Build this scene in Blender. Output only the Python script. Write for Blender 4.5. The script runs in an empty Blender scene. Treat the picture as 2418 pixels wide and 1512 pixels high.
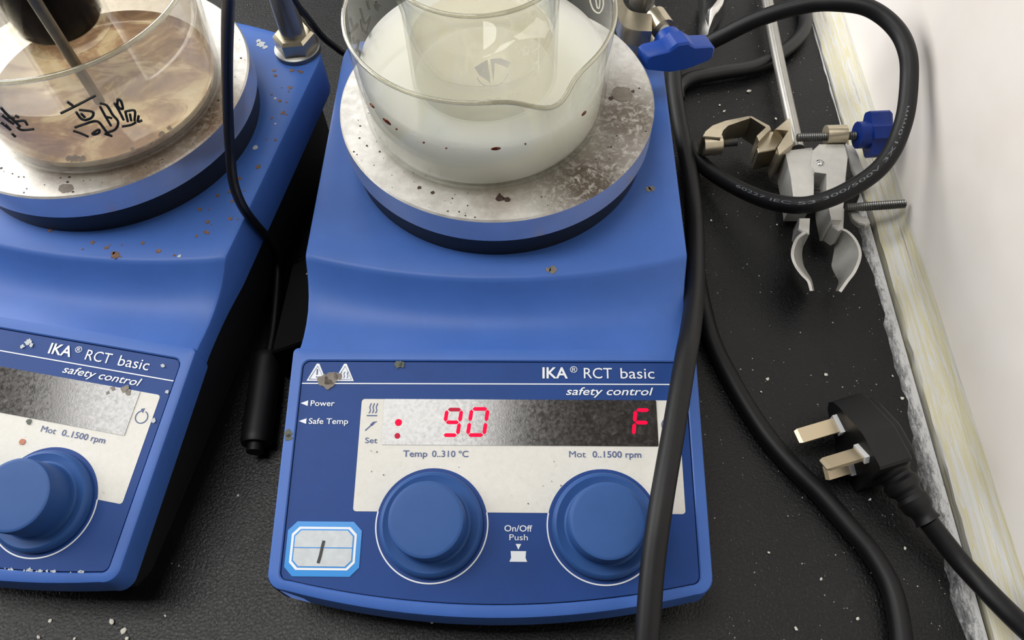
import bpy, bmesh, math, random
from mathutils import Vector, Matrix, Euler

# ------------------------------------------------------------------ camera, world, lights, exposure
S = 0.001                                    # everything below is written in millimetres
scene = bpy.context.scene
col = scene.collection

cam_data = bpy.data.cameras.new('camera')
cam_data.sensor_fit = 'HORIZONTAL'
cam_data.sensor_width = 36.0
cam_data.lens = 36.0 * 1831.372 / 2418.0
cam_data.clip_start = 0.005
cam_data.clip_end = 50
cam = bpy.data.objects.new('camera', cam_data)
col.objects.link(cam)
cam.matrix_world = Matrix((
    (0.99969744, -0.00246668, 0.02447329, 14.966 * S),
    (0.01481543, 0.85461489, -0.51905096, -50.540 * S),
    (-0.01963490, 0.51925650, 0.85439286, 318.969 * S),
    (0, 0, 0, 1)))
scene.camera = cam

world = bpy.data.worlds.new('room_light')
scene.world = world
world.use_nodes = True
bg = world.node_tree.nodes['Background']
bg.inputs['Color'].default_value = (0.93, 0.96, 1.0, 1)
bg.inputs['Strength'].default_value = 0.035


def ceiling_lamp(name, x, y, sx, sy, power):
    """a flat ceiling light panel, 1.5 m above the bench"""
    d = bpy.data.lights.new(name, 'AREA')
    d.shape = 'RECTANGLE'
    d.size, d.size_y = sx, sy
    d.energy = power
    d.color = (1.0, 0.985, 0.95)
    o = bpy.data.objects.new(name, d)
    col.objects.link(o)
    o.location = (x, y, 1.5)
    return o


ceiling_lamp('ceiling_light', -0.62, 0.17, 1.12, 0.44, 16.5)
ceiling_lamp('ceiling_light', -0.62, 1.75, 1.12, 0.50, 13)

# soft fill added on the left, no known source, brightens the right wall
wd = bpy.data.lights.new('left_fill_light', 'AREA')
wd.shape = 'RECTANGLE'
wd.size, wd.size_y = 2.4, 1.3
wd.energy = 82
wd.color = (1.0, 0.985, 0.96)
wo_ = bpy.data.objects.new('left_fill_light', wd)
col.objects.link(wo_)
wo_.location = (-1.95, 1.05, 0.95)
wo_.rotation_euler = (math.radians(84), 0, math.radians(-112))

vs = scene.view_settings
vs.view_transform = 'Standard'
vs.look = 'None'
vs.gamma = 1.0
vs.use_curve_mapping = False
vs.exposure = 0.0

random.seed(7)

# measured positions (mm)
DATA = {
    'cable_a': [(100.0, 326.3, 16.0), (95.6, 296.4, 14.0), (95.1, 270.1, 13.5), (96.0, 244.9, 13.5), (96.8, 217.4, 14.5), (94.8, 188.3, 20.0), (89.6, 156.8, 32.0), (83.2, 127.1, 46.0), (77.0, 103.6, 58.0), (72.5, 87.8, 63.0), (65.4, 58.9, 63.0), (58.9, 32.0, 61.0), (55.2, 12.1, 56.0), (52.8, -8.2, 50.0), (51.3, -23.5, 44.0)],
    'cable_b': [(102.6, 291.7, 36.0), (114.2, 291.6, 44.0), (128.2, 291.1, 54.0), (141.8, 289.2, 62.0), (155.1, 286.6, 68.0), (164.5, 281.7, 72.0), (175.5, 276.3, 74.0), (184.0, 269.4, 73.0), (189.9, 259.6, 71.0), (192.2, 248.6, 68.0), (192.3, 238.4, 63.0), (189.9, 224.1, 57.0), (186.5, 213.9, 52.0), (181.7, 205.0, 48.0), (175.2, 198.0, 44.0), (165.2, 192.0, 40.0), (154.0, 188.0, 36.0), (143.0, 187.5, 32.0), (132.4, 194.3, 26.0), (124.0, 204.5, 20.0), (115.7, 216.1, 15.0), (108.7, 228.9, 10.0), (102.8, 242.8, 6.0), (101.9, 250.0, 5.0)],
    'cable_c': [(97.5, 139.5, 5.0), (100.2, 125.2, 4.2), (104.4, 112.0, 4.2), (109.9, 97.3, 4.2), (116.9, 82.3, 4.2), (125.5, 68.9, 4.2), (135.5, 56.1, 4.2), (144.7, 42.0, 4.2), (150.9, 31.9, 4.2), (154.9, 20.5, 4.2), (155.5, 9.6, 4.2), (154.2, -2.5, 4.2), (150.6, -18.4, 4.2)],
    'cable_d': [(98.3, 288.2, 4.3), (100.2, 298.5, 4.4), (108.4, 305.2, 4.7), (124.8, 309.3, 5.0), (145.1, 314.2, 5.0), (164.5, 327.3, 5.0), (178.9, 345.0, 5.0), (188.7, 366.7, 5.0), (196.5, 391.6, 5.0), (203.2, 427.1, 5.0)],
    'cable_e': [(172.4, 43.1, 12.0), (177.0, 36.5, 10.0), (182.4, 27.7, 9.0), (187.9, 17.1, 11.0), (191.0, 6.8, 17.0), (192.7, -2.4, 25.0), (194.4, -11.7, 34.0)],
    'strain': [(160.8, 64.4, 14.5), (164.2, 58.3, 14.0), (167.8, 51.5, 13.3), (172.4, 43.1, 12.0)],
    'cord_f': [(-61.0, 127.4, 200.0), (-75.8, 150.7, 172.0), (-89.2, 164.5, 142.0), (-100.2, 170.0, 112.0), (-105.5, 167.4, 92.0), (-107.4, 162.5, 80.0), (-107.1, 159.2, 72.0), (-106.1, 157.8, 64.0), (-105.7, 160.0, 52.0), (-105.3, 163.5, 38.0), (-106.4, 167.4, 24.0), (-108.1, 163.5, 12.0), (-106.1, 137.1, 8.0), (-105.3, 116.7, 8.0)],
    'cord_g': [(-96.0, 264.0, 100.0), (-96.6, 265.3, 88.0), (-95.0, 271.4, 74.0), (-92.9, 279.9, 56.0), (-89.8, 286.4, 44.0), (-87.0, 290.7, 36.0), (-85.3, 304.9, 20.0)],
    'handle': [(-106.0, 118.9, 8.0), (-103.4, 75.3, 8.0)],
    'clamp_rod': [(161.0, 396.4, 11.0), (159.6, 367.1, 11.0), (157.6, 310.0, 11.0), (156.5, 243.4, 11.0)],
    'arm': [(103.2, 240.0), (104.9, 243.5), (109.0, 247.8), (116.8, 251.7), (129.5, 254.7), (130.1, 253.1), (124.0, 250.5), (117.9, 247.7), (114.2, 243.8), (112.4, 238.8)],
    'fold': [(129.0, 254.5), (130.3, 254.8), (139.0, 247.6), (139.4, 244.8), (131.6, 236.0), (131.0, 239.9), (137.2, 246.3)],
    'bridge': [(140.4, 247.5), (149.7, 247.4), (141.2, 234.8), (131.8, 232.3), (131.8, 236.7)],
    'vee': [(148.8, 251.2), (149.5, 251.0), (148.1, 232.4), (139.5, 224.9), (139.3, 229.7), (147.4, 242.2), (140.2, 243.1)],
    'plate_l': [(144.6, 231.9), (159.0, 234.2), (159.3, 227.5), (156.8, 215.9), (153.4, 199.5), (143.4, 199.5), (144.4, 213.9)],
    'plate_r': [(155.0, 220.4), (157.7, 229.9), (162.0, 234.5), (174.7, 234.4), (174.7, 225.6), (170.4, 210.0), (166.4, 195.0), (163.5, 185.4), (158.3, 185.4), (158.9, 200.0), (161.6, 214.5), (156.1, 215.4)],
    'rivet': [(159.9, 221.4)],
    'screw1': [(151.2, 237.9), (182.9, 239.2)],
    'sleeve': [(165.8, 239.6), (175.9, 240.0)],
    'bscrew': [(114.0, 241.6), (122.7, 242.7)],
    'boss': [(104.6, 240.5), (114.1, 241.6)],
    'knob2': [(181.2, 238.5), (198.5, 239.8)],
    'screw2': [(177.7, 200.2), (201.2, 201.6)],
    'neck_l': [(146.0, 191.4), (151.5, 191.4), (149.4, 181.6), (146.9, 181.6), (144.1, 184.4)],
    'neck_r': [(161.1, 195.0), (168.3, 195.9), (165.3, 183.3), (162.5, 181.9), (159.8, 184.7)],
    'jaw_l_top': [(147.6, 181.3), (143.3, 177.7), (140.5, 172.7), (139.1, 167.4), (139.6, 162.2), (141.5, 157.4), (143.9, 153.2), (144.3, 147.8)],
    'jaw_l_bot': [(154.9, 190.9), (152.2, 187.1), (149.9, 182.4), (148.5, 176.9), (148.3, 171.4), (149.1, 167.8), (150.6, 162.5), (150.6, 156.4)],
    'jaw_r_top': [(163.1, 183.2), (166.4, 181.8), (169.1, 177.2), (169.9, 171.0), (168.6, 165.7), (164.8, 158.8), (160.6, 153.7), (156.0, 147.8)],
    'jaw_r_bot': [(164.1, 197.0), (164.6, 189.8), (165.6, 183.2), (163.4, 175.8), (162.1, 171.2), (162.9, 165.8), (163.6, 162.3), (161.1, 157.0)],
    'lever': [(180.3, 243.0), (184.3, 242.4), (185.3, 234.4), (185.7, 226.1), (188.0, 222.0), (184.4, 217.9), (181.6, 216.9), (180.1, 226.1), (180.7, 234.4)],
    'tab': [(174.3, 200.8), (177.9, 199.9), (179.5, 197.0), (182.6, 194.6), (182.7, 192.2), (179.9, 190.5), (176.8, 191.7), (174.6, 195.1)],
    'prong': [(119.5, 375.7), (118.4, 358.1), (116.7, 348.6), (116.2, 336.9), (118.0, 329.1), (122.2, 339.3), (125.6, 347.7), (131.3, 357.9), (137.5, 375.5)],
    'bosshead_out': [(54.5, 260.9), (54.6, 254.3), (56.7, 247.8), (61.9, 244.6), (69.3, 243.9)],
    'bosshead_in': [(57.7, 264.8), (58.8, 261.5), (60.7, 258.5), (64.9, 256.8), (70.3, 256.1)],
    'bhscrew': [(68.3, 268.1), (71.3, 261.3), (74.1, 254.7), (76.1, 248.2), (79.7, 241.2)],
    'bhknob': [(69.3, 229.9), (84.8, 238.4), (102.7, 247.1)],
    'adapter': [(-96.4, 158.6), (-88.2, 163.4), (-81.3, 117.6), (-97.9, 111.2)],
    'crumbs': [(-149.0, 3.7), (-143.9, 0.6), (-141.5, -2.1), (-176.5, -2.1), (-173.8, 3.9), (-128.6, 6.3), (-109.5, 55.3), (-23.3, 5.1), (141.1, 299.0), (108.3, 203.8), (141.6, 201.0), (122.8, 111.9), (119.0, 105.4), (156.7, 55.7), (117.2, 4.4), (141.3, 8.2), (130.4, 23.1), (111.2, 33.3), (166.3, 35.6), (149.7, 114.1), (179.8, 113.6), (181.3, 102.6), (-162.2, -2.4), (124.9, 282.9), (123.0, 287.7), (153.1, 276.7)],
    'hand_l': [[(-75.43, 120.38), (-69.84, 121.88), (-59.92, 124.05)], [(-70.54, 125.11), (-69.58, 122.68)], [(-69.95, 119.53), (-69.91, 116.17), (-68.97, 114.74)], [(-68.47, 120.12), (-64.63, 117.85), (-64.82, 116.15), (-66.46, 114.98), (-68.97, 114.74)], [(-68.7, 118.44), (-68.26, 116.08)], [(-74.29, 112.46), (-66.67, 113.24), (-64.75, 112.26), (-64.37, 109.57), (-64.18, 105.75), (-63.37, 103.75)], [(-75.79, 110.99), (-73.73, 109.07), (-71.91, 106.62)], [(-69.8, 107.61), (-66.53, 108.8), (-66.94, 107.33), (-69.25, 106.97), (-69.8, 107.61)], [(-65.47, 106.03), (-63.58, 104.05)], [(-60.26, 120.38), (-58.27, 118.15), (-58.24, 113.26), (-57.77, 109.83), (-58.88, 107.61), (-61.02, 106.25), (-63.58, 106.22)], [(-60.71, 118.82), (-61.02, 114.1), (-61.24, 108.71)], [(-61.2, 113.74), (-59.26, 111.93)], [(-53.19, 119.06), (-52.54, 117.42), (-53.51, 113.96), (-54.73, 115.95), (-53.19, 119.06)], [(-55.19, 117.93), (-55.2, 113.51), (-55.52, 109.14)], [(-53.15, 112.42), (-49.68, 110.93), (-51.78, 106.64)], [(-53.15, 112.42), (-54.38, 107.63)], [(-52.03, 110.45), (-53.0, 107.32)], [(-57.58, 106.49), (-53.9, 105.51), (-51.44, 105.76)], [(-49.19, 107.93), (-50.73, 105.59), (-48.91, 105.2)], [(-96.66, 124.88), (-96.69, 121.4), (-95.85, 117.49), (-95.57, 114.79)], [(-99.46, 120.62), (-98.26, 117.23), (-97.31, 115.98)], [(-103.34, 116.13), (-102.43, 113.79), (-101.76, 112.09)], [(-102.08, 115.24), (-101.9, 113.45)], [(-103.04, 109.95), (-102.6, 108.17)], [(-97.68, 119.53), (-94.88, 119.37)], [(-93.56, 120.76), (-92.37, 119.93)], [(-95.49, 117.51), (-91.46, 118.17), (-91.72, 115.92)], [(-97.16, 114.64), (-96.16, 112.9), (-90.54, 113.66)]],
    'hand_r': [[(174.51, 124.32), (173.41, 118.9), (168.39, 117.32), (170.42, 116.47), (179.58, 120.48)], [(162.64, 120.99), (161.49, 112.86), (156.29, 112.76), (163.16, 108.53)], [(164.31, 116.86), (164.8, 111.87), (161.34, 107.8)], [(156.55, 120.75), (155.86, 116.02), (155.72, 120.69)], [(150.03, 116.61), (150.09, 111.8), (151.18, 115.51), (148.22, 112.98)], [(176.72, 116.79), (176.82, 113.76), (170.83, 110.96), (176.27, 109.31)], [(176.96, 110.71), (172.63, 106.73), (174.77, 104.53)]],
}

# ------------------------------------------------------------------ helpers
def lin(c):
    c = c / 255.0
    return c / 12.92 if c <= 0.04045 else ((c + 0.055) / 1.055) ** 2.4


def rgb(r, g, b):
    return (lin(r), lin(g), lin(b), 1.0)


def mesh_from(name, verts, faces, smooth=40):
    me = bpy.data.meshes.new(name)
    me.from_pydata([(v[0] * S, v[1] * S, v[2] * S) for v in verts], [], faces)
    bm = bmesh.new()
    bm.from_mesh(me)
    bmesh.ops.recalc_face_normals(bm, faces=bm.faces)
    bm.to_mesh(me)
    bm.free()
    if smooth:
        me.polygons.foreach_set('use_smooth', [True] * len(me.polygons))
        me.set_sharp_from_angle(angle=math.radians(smooth))
    return me


def link(name, me, mat, parent=None):
    o = bpy.data.objects.new(name, me)
    col.objects.link(o)
    if mat is not None and me is not None and not me.materials:
        me.materials.append(mat)
    if parent is not None:
        o.parent = parent
    return o


def tag(o, label, cat, group=None, kind=None):
    o['label'] = label
    if cat:
        o['category'] = cat
    if group:
        o['group'] = group
    if kind:
        o['kind'] = kind
    return o


def thing(name, label, cat, loc=(0, 0, 0), rz=0.0, group=None):
    o = bpy.data.objects.new(name, None)
    col.objects.link(o)
    o.empty_display_size = 0.01
    o.location = (loc[0] * S, loc[1] * S, loc[2] * S)
    o.rotation_euler = (0, 0, rz)
    return tag(o, label, cat, group)


def off(vf, d):
    """shift a (verts, faces) pair by -d, to write world millimetres under a thing placed at d"""
    v, f = vf
    return [(p[0] - d[0], p[1] - d[1], p[2] - d[2]) for p in v], f


def join(*parts):
    V, F = [], []
    for v, f in parts:
        n = len(V)
        V += list(v)
        F += [tuple(i + n for i in q) for q in f]
    return V, F


def prism(poly, z0, z1, bevel=0.0):
    n = len(poly)
    if bevel > 0:
        cx = sum(p[0] for p in poly) / n
        cy = sum(p[1] for p in poly) / n
        ins = []
        for p in poly:
            d = math.hypot(p[0] - cx, p[1] - cy) or 1
            k = max(0.2, (d - bevel) / d)
            ins.append((cx + (p[0] - cx) * k, cy + (p[1] - cy) * k))
        V = [(p[0], p[1], z0) for p in poly] + [(p[0], p[1], z1 - bevel) for p in poly] + [(p[0], p[1], z1) for p in ins]
        F = [tuple(range(n - 1, -1, -1)), tuple(range(2 * n, 3 * n))]
        for k in range(2):
            F += [(k * n + i, k * n + (i + 1) % n, (k + 1) * n + (i + 1) % n, (k + 1) * n + i) for i in range(n)]
        return V, F
    V = [(p[0], p[1], z0) for p in poly] + [(p[0], p[1], z1) for p in poly]
    F = [tuple(range(n - 1, -1, -1)), tuple(range(n, 2 * n))]
    F += [(i, (i + 1) % n, n + (i + 1) % n, n + i) for i in range(n)]
    return V, F


def lathe(profile, n=64, c=(0, 0), closed=False):
    """profile: list of (r, z); r = 0 ends become poles"""
    V, F, rings = [], [], []
    for r, z in profile:
        if r <= 1e-6:
            V.append((c[0], c[1], z))
            rings.append([len(V) - 1])
        else:
            s = len(V)
            V += [(c[0] + r * math.cos(2 * math.pi * i / n), c[1] + r * math.sin(2 * math.pi * i / n), z) for i in range(n)]
            rings.append(list(range(s, s + n)))
    seq = list(zip(rings, rings[1:]))
    if closed:
        seq.append((rings[-1], rings[0]))
    for a, b in seq:
        for i in range(n):
            j = (i + 1) % n
            if len(a) == 1 and len(b) == 1:
                continue
            if len(a) == 1:
                F.append((a[0], b[j], b[i]))
            elif len(b) == 1:
                F.append((a[i], a[j], b[0]))
            else:
                F.append((a[i], a[j], b[j], b[i]))
    return V, F


def smooth_path(pts, sub=8):
    P = [Vector(p) for p in pts]
    out = []
    for i in range(len(P) - 1):
        p0 = P[i - 1] if i else P[0] * 2 - P[1]
        p1, p2 = P[i], P[i + 1]
        p3 = P[i + 2] if i + 2 < len(P) else P[-1] * 2 - P[-2]
        for k in range(sub):
            t = k / sub
            out.append(0.5 * ((2 * p1) + (p2 - p0) * t + (2 * p0 - 5 * p1 + 4 * p2 - p3) * t * t + (3 * p1 - p0 - 3 * p2 + p3) * t ** 3))
    out.append(P[-1])
    return out


def tube(pts, r, n=16, sub=8, caps=True):
    """round bar along a smoothed path; r is a number or a function of 0..1"""
    P = smooth_path(pts, sub) if sub > 1 else [Vector(p) for p in pts]
    m = len(P)
    T = [(P[min(i + 1, m - 1)] - P[max(i - 1, 0)]).normalized() for i in range(m)]
    ref = Vector((0, 0, 1)) if abs(T[0].z) < 0.9 else Vector((1, 0, 0))
    N = (ref - T[0] * ref.dot(T[0])).normalized()
    V, F = [], []
    for i in range(m):
        N = (N - T[i] * N.dot(T[i])).normalized()
        B = T[i].cross(N)
        rr = r(i / (m - 1)) if callable(r) else r
        for k in range(n):
            a = 2 * math.pi * k / n
            V.append(tuple(P[i] + (N * math.cos(a) + B * math.sin(a)) * rr))
    for i in range(m - 1):
        for k in range(n):
            F.append((i * n + k, i * n + (k + 1) % n, (i + 1) * n + (k + 1) % n, (i + 1) * n + k))
    if caps:
        F.append(tuple(range(n - 1, -1, -1)))
        F.append(tuple(range((m - 1) * n, m * n)))
    return V, F


def rod(a, b, r, n=20):
    return tube([a, b], r, n, 1)


def screw_thread(a, b, r, pitch=1.1):
    a, b = Vector(a), Vector(b)
    L = (b - a).length
    m = max(4, int(L / pitch * 2))
    pts = [a + (b - a) * (i / m) for i in range(m + 1)]
    return tube(pts, lambda t: r * (1.0 if int(round(t * m)) % 2 else 0.8), 14, 1)


def box(x0, x1, y0, y1, z0, z1):
    return prism([(x0, y0), (x1, y0), (x1, y1), (x0, y1)], z0, z1)


def frame_map(vf, o, ex, ey, ez):
    o, ex, ey, ez = Vector(o), Vector(ex), Vector(ey), Vector(ez)
    return [tuple(o + ex * p[0] + ey * p[1] + ez * p[2]) for p in vf[0]], vf[1]


def text_mesh(s, width, cap, bold=0.0, shear=0.0, spacing=1.0):
    """lettering fitted to a width and a capital height (mm), lower left corner at the origin"""
    c = bpy.data.curves.new('lettering', 'FONT')
    c.body = s
    c.size = 1.0
    c.offset = bold
    c.shear = shear
    c.space_character = spacing
    c.resolution_u = 3
    o = bpy.data.objects.new('lettering', c)
    col.objects.link(o)
    me = bpy.data.meshes.new_from_object(o.evaluated_get(bpy.context.evaluated_depsgraph_get()))
    bpy.data.objects.remove(o)
    bpy.data.curves.remove(c)
    vs_ = [v.co.copy() for v in me.vertices]
    fs = [tuple(p.vertices) for p in me.polygons]
    bpy.data.meshes.remove(me)
    x0 = min(v.x for v in vs_)
    x1 = max(v.x for v in vs_)
    kx = width / (x1 - x0)
    ky = cap / 0.727
    return [((v.x - x0) * kx, v.y * ky, 0.0) for v in vs_], fs


# ------------------------------------------------------------------ materials
def new_mat(name):
    m = bpy.data.materials.new(name)
    m.use_nodes = True
    nt = m.node_tree
    b = nt.nodes['Principled BSDF']
    return m, nt, b


def coords(nt, scale):
    tc = nt.nodes.new('ShaderNodeTexCoord')
    mp = nt.nodes.new('ShaderNodeMapping')
    mp.inputs['Scale'].default_value = scale if hasattr(scale, '__len__') else (scale,) * 3
    nt.links.new(tc.outputs['Object'], mp.inputs['Vector'])
    return mp.outputs['Vector']


def noise(nt, scale, detail=4, rough=0.55, dist=0.0):
    n = nt.nodes.new('ShaderNodeTexNoise')
    n.inputs['Scale'].default_value = 1.0
    n.inputs['Detail'].default_value = detail
    n.inputs['Roughness'].default_value = rough
    n.inputs['Distortion'].default_value = dist
    nt.links.new(coords(nt, scale), n.inputs['Vector'])
    return n.outputs['Fac']


def ramp(nt, src, stops):
    r = nt.nodes.new('ShaderNodeValToRGB')
    els = r.color_ramp.elements
    while len(els) > len(stops):
        els.remove(els[-1])
    while len(els) < len(stops):
        els.new(0.5)
    for e, (p, c) in zip(els, stops):
        e.position = p
        e.color = c if hasattr(c, '__len__') else (c, c, c, 1)
    nt.links.new(src, r.inputs['Fac'])
    return r.outputs['Color']


def mixc(nt, fac, a, b):
    m = nt.nodes.new('ShaderNodeMix')
    m.data_type = 'RGBA'
    for sock, v in ((m.inputs[0], fac), (m.inputs[6], a), (m.inputs[7], b)):
        if hasattr(v, 'is_linked'):
            nt.links.new(v, sock)
        else:
            sock.default_value = v
    return m.outputs[2]


def bump(nt, b, src, strength, dist):
    n = nt.nodes.new('ShaderNodeBump')
    n.inputs['Strength'].default_value = strength
    n.inputs['Distance'].default_value = dist
    nt.links.new(src, n.inputs['Height'])
    nt.links.new(n.outputs['Normal'], b.inputs['Normal'])


def plain(name, c, rough=0.5, metal=0.0, spec=0.5, vary=0.0, vscale=120, bmp=0.0, bscale=2500):
    m, nt, b = new_mat(name)
    b.inputs['Base Color'].default_value = c
    b.inputs['Roughness'].default_value = rough
    b.inputs['Metallic'].default_value = metal
    b.inputs['Specular IOR Level'].default_value = spec
    if vary:
        k = 1 - vary
        d = (c[0] * k, c[1] * k, c[2] * k, 1)
        u_ = (min(1, c[0] * (1 + vary * .6)), min(1, c[1] * (1 + vary * .6)), min(1, c[2] * (1 + vary * .6)), 1)
        nt.links.new(ramp(nt, noise(nt, vscale, 6, 0.6), [(0.3, d), (0.7, u_)]), b.inputs['Base Color'])
    if bmp:
        bump(nt, b, noise(nt, bscale, 3), bmp, 0.0002)
    return m


def emitter(name, c, strength):
    m, nt, b = new_mat(name)
    b.inputs['Base Color'].default_value = (0.02, 0.0, 0.0, 1)
    b.inputs['Specular IOR Level'].default_value = 0.1
    b.inputs['Emission Color'].default_value = c
    b.inputs['Emission Strength'].default_value = strength
    return m


def clear_glass(name, tint=(0.97, 0.975, 0.96, 1), edge=0.6, power=4.0, haze=0.0, haze_col=(0.8, 0.78, 0.72, 1), sss=False, refl=0.03):
    """clear wall of glass: light goes straight through, sheen grows towards grazing angles"""
    m, nt, b = new_mat(name)
    out = nt.nodes['Material Output']
    nt.nodes.remove(b)
    tr = nt.nodes.new('ShaderNodeBsdfTransparent')
    tr.inputs['Color'].default_value = tint
    base = tr.outputs[0]
    if haze > 0:
        df = nt.nodes.new('ShaderNodeBsdfDiffuse')
        df.inputs['Color'].default_value = haze_col
        tl = nt.nodes.new('ShaderNodeBsdfTranslucent')
        tl.inputs['Color'].default_value = haze_col
        ad = nt.nodes.new('ShaderNodeMixShader')
        ad.inputs[0].default_value = 0.5
        nt.links.new(df.outputs[0], ad.inputs[1])
        nt.links.new(tl.outputs[0], ad.inputs[2])
        mx = nt.nodes.new('ShaderNodeMixShader')
        mx.inputs[0].default_value = haze
        nt.links.new(base, mx.inputs[1])
        nt.links.new(ad.outputs[0], mx.inputs[2])
        if sss:
            sp = nt.nodes.new('ShaderNodeBsdfPrincipled')
            sp.inputs['Base Color'].default_value = haze_col
            sp.inputs['Subsurface Weight'].default_value = 1.0
            sp.inputs['Subsurface Radius'].default_value = (1.0, 0.95, 0.85)
            sp.inputs['Subsurface Scale'].default_value = 0.06
            sp.inputs['Roughness'].default_value = 0.6
            sp.inputs['Specular IOR Level'].default_value = 0.0
            nt.links.new(sp.outputs[0], mx.inputs[2])
        base = mx.outputs[0]
    gl = nt.nodes.new('ShaderNodeBsdfGlossy')
    gl.inputs['Roughness'].default_value = 0.04
    lw = nt.nodes.new('ShaderNodeLayerWeight')
    lw.inputs['Blend'].default_value = 0.5
    pw = nt.nodes.new('ShaderNodeMath')
    pw.operation = 'POWER'
    pw.inputs[1].default_value = power
    nt.links.new(lw.outputs['Facing'], pw.inputs[0])
    ma = nt.nodes.new('ShaderNodeMath')
    ma.operation = 'MULTIPLY_ADD'
    ma.inputs[1].default_value = edge
    ma.inputs[2].default_value = refl
    nt.links.new(pw.outputs[0], ma.inputs[0])
    mx = nt.nodes.new('ShaderNodeMixShader')
    nt.links.new(ma.outputs[0], mx.inputs[0])
    nt.links.new(base, mx.inputs[1])
    nt.links.new(gl.outputs[0], mx.inputs[2])
    nt.links.new(mx.outputs[0], out.inputs['Surface'])
    return m


M = {}
BLUE = rgb(62, 100, 174)
M['blue'] = plain('blue_enamel', BLUE, 0.42, spec=0.3, vary=0.06, vscale=60, bmp=0.12, bscale=2200)
M['knob'] = plain('blue_knob_plastic', rgb(44, 80, 138), 0.5, spec=0.25, vary=0.05, vscale=160)
M['face'] = plain('dark_blue_foil', rgb(20, 60, 126), 0.5, spec=0.25, vary=0.06, vscale=90, bmp=0.1, bscale=3000)
M['base'] = plain('black_base_plastic', rgb(26, 27, 30), 0.55)
M['ring'] = plain('black_insulating_ring', rgb(15, 17, 24), 0.45)
M['print_white'] = plain('white_print', rgb(222, 226, 232), 0.5)
M['print_blue'] = plain('blue_print', rgb(58, 78, 128), 0.5)
M['rubber'] = plain('black_rubber_cable', rgb(17, 17, 19), 0.48, spec=0.3, vary=0.15, vscale=300)
M['cord'] = plain('black_thin_cord', rgb(14, 14, 17), 0.42)
M['plug'] = plain('black_plug_plastic', rgb(15, 15, 17), 0.5, spec=0.35, bmp=0.1, bscale=4000)
M['brass'] = plain('pale_plated_pin', rgb(205, 190, 162), 0.38, metal=0.85)
M['collar'] = plain('white_pin_collar', rgb(215, 215, 215), 0.5)
M['chrome'] = plain('bright_chrome', rgb(205, 204, 202), 0.16, metal=1.0, vary=0.12, vscale=140)
M['rod'] = plain('dull_stainless_rod', rgb(128, 127, 124), 0.28, metal=0.65, vary=0.12, vscale=90)
M['steel'] = plain('dull_aluminium', rgb(200, 199, 194), 0.4, metal=0.5, vary=0.1, vscale=160)
M['nickel'] = plain('warm_nickel', rgb(190, 180, 158), 0.3, metal=0.9, vary=0.12, vscale=150)
M['zinc'] = plain('dark_threaded_steel', rgb(120, 120, 118), 0.35, metal=0.9)
M['probe'] = plain('grey_steel_probe', rgb(120, 114, 98), 0.35, metal=0.8, vary=0.2, vscale=200)
M['wing'] = plain('saturated_blue_plastic', rgb(14, 62, 150), 0.42, spec=0.3)
M['wingdark'] = plain('navy_plastic', rgb(16, 46, 122), 0.4, spec=0.3)
M['marker'] = plain('black_marker_ink', rgb(32, 36, 34), 0.5)
M['etch'] = clear_glass('white_glass_print', tint=(1, 1, 1, 1), edge=0.0, haze=0.75, haze_col=(0.93, 0.92, 0.87, 1))
M['crumb'] = plain('white_crumb', rgb(215, 212, 202), 0.8, vary=0.12, vscale=900)
M['speck'] = plain('grey_dust', rgb(150, 150, 148), 0.9)
M['faint'] = plain('worn_grey_print', rgb(104, 108, 112), 0.6)
M['darkbox'] = plain('matt_black_case', rgb(5, 5, 6), 0.7, spec=0.1)
M['rodbright'] = plain('dull_clamp_rod', rgb(160, 158, 153), 0.32, metal=0.75, vary=0.1, vscale=90)
M['rust'] = plain('brown_spatter', rgb(112, 82, 66), 0.6, vary=0.35, vscale=500)
M['pale'] = plain('pale_spatter', rgb(178, 184, 190), 0.6)
M['burn'] = plain('dark_burnt_spatter', rgb(62, 42, 36), 0.6, vary=0.3, vscale=700)
M['grime'] = plain('grey_grime', rgb(120, 112, 104), 0.6, vary=0.25, vscale=400)
M['olive'] = plain('olive_grime', rgb(78, 84, 74), 0.6, vary=0.3, vscale=600)
M['amber'] = plain('amber_droplet', rgb(96, 36, 6), 0.15, vary=0.3, vscale=500)
M['red'] = emitter('red_segments', (1.0, 0.0, 0.055, 1), 1.1)
M['redlow'] = emitter('dim_red_led', (1.0, 0.03, 0.10, 1), 0.55)
M['sticker_blue'] = plain('sticker_blue', rgb(0, 128, 206), 0.3)
M['sticker_white'] = plain('sticker_paper', rgb(186, 192, 196), 0.35, vary=0.12, vscale=300)
M['blackliq'] = plain('black_liquid', rgb(3, 3, 4), 0.08, spec=0.12)

# white printed field, a little dirty
m, nt, b = new_mat('dirty_white_field')
dirt = ramp(nt, noise(nt, 420, 8, 0.7, 0.6), [(0.22, rgb(170, 162, 148)), (0.36, rgb(206, 204, 196)), (0.7, rgb(214, 212, 206))])
nt.links.new(dirt, b.inputs['Base Color'])
b.inputs['Roughness'].default_value = 0.5
M['field'] = m

# display window: dark gloss with scuffs
m, nt, b = new_mat('dark_display_window')
sc = ramp(nt, noise(nt, (260, 260, 260), 7, 0.65, 1.2), [(0.5, rgb(42, 38, 36)), (0.62, rgb(58, 54, 52)), (0.75, rgb(92, 90, 90))])
nt.links.new(sc, b.inputs['Base Color'])
rr = ramp(nt, noise(nt, 700, 5), [(0.35, 0.12), (0.75, 0.24)])
nt.links.new(rr, b.inputs['Roughness'])
b.inputs['Specular IOR Level'].default_value = 1.0
bump(nt, b, noise(nt, 1400, 3), 0.06, 0.0002)
M['window'] = m


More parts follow.
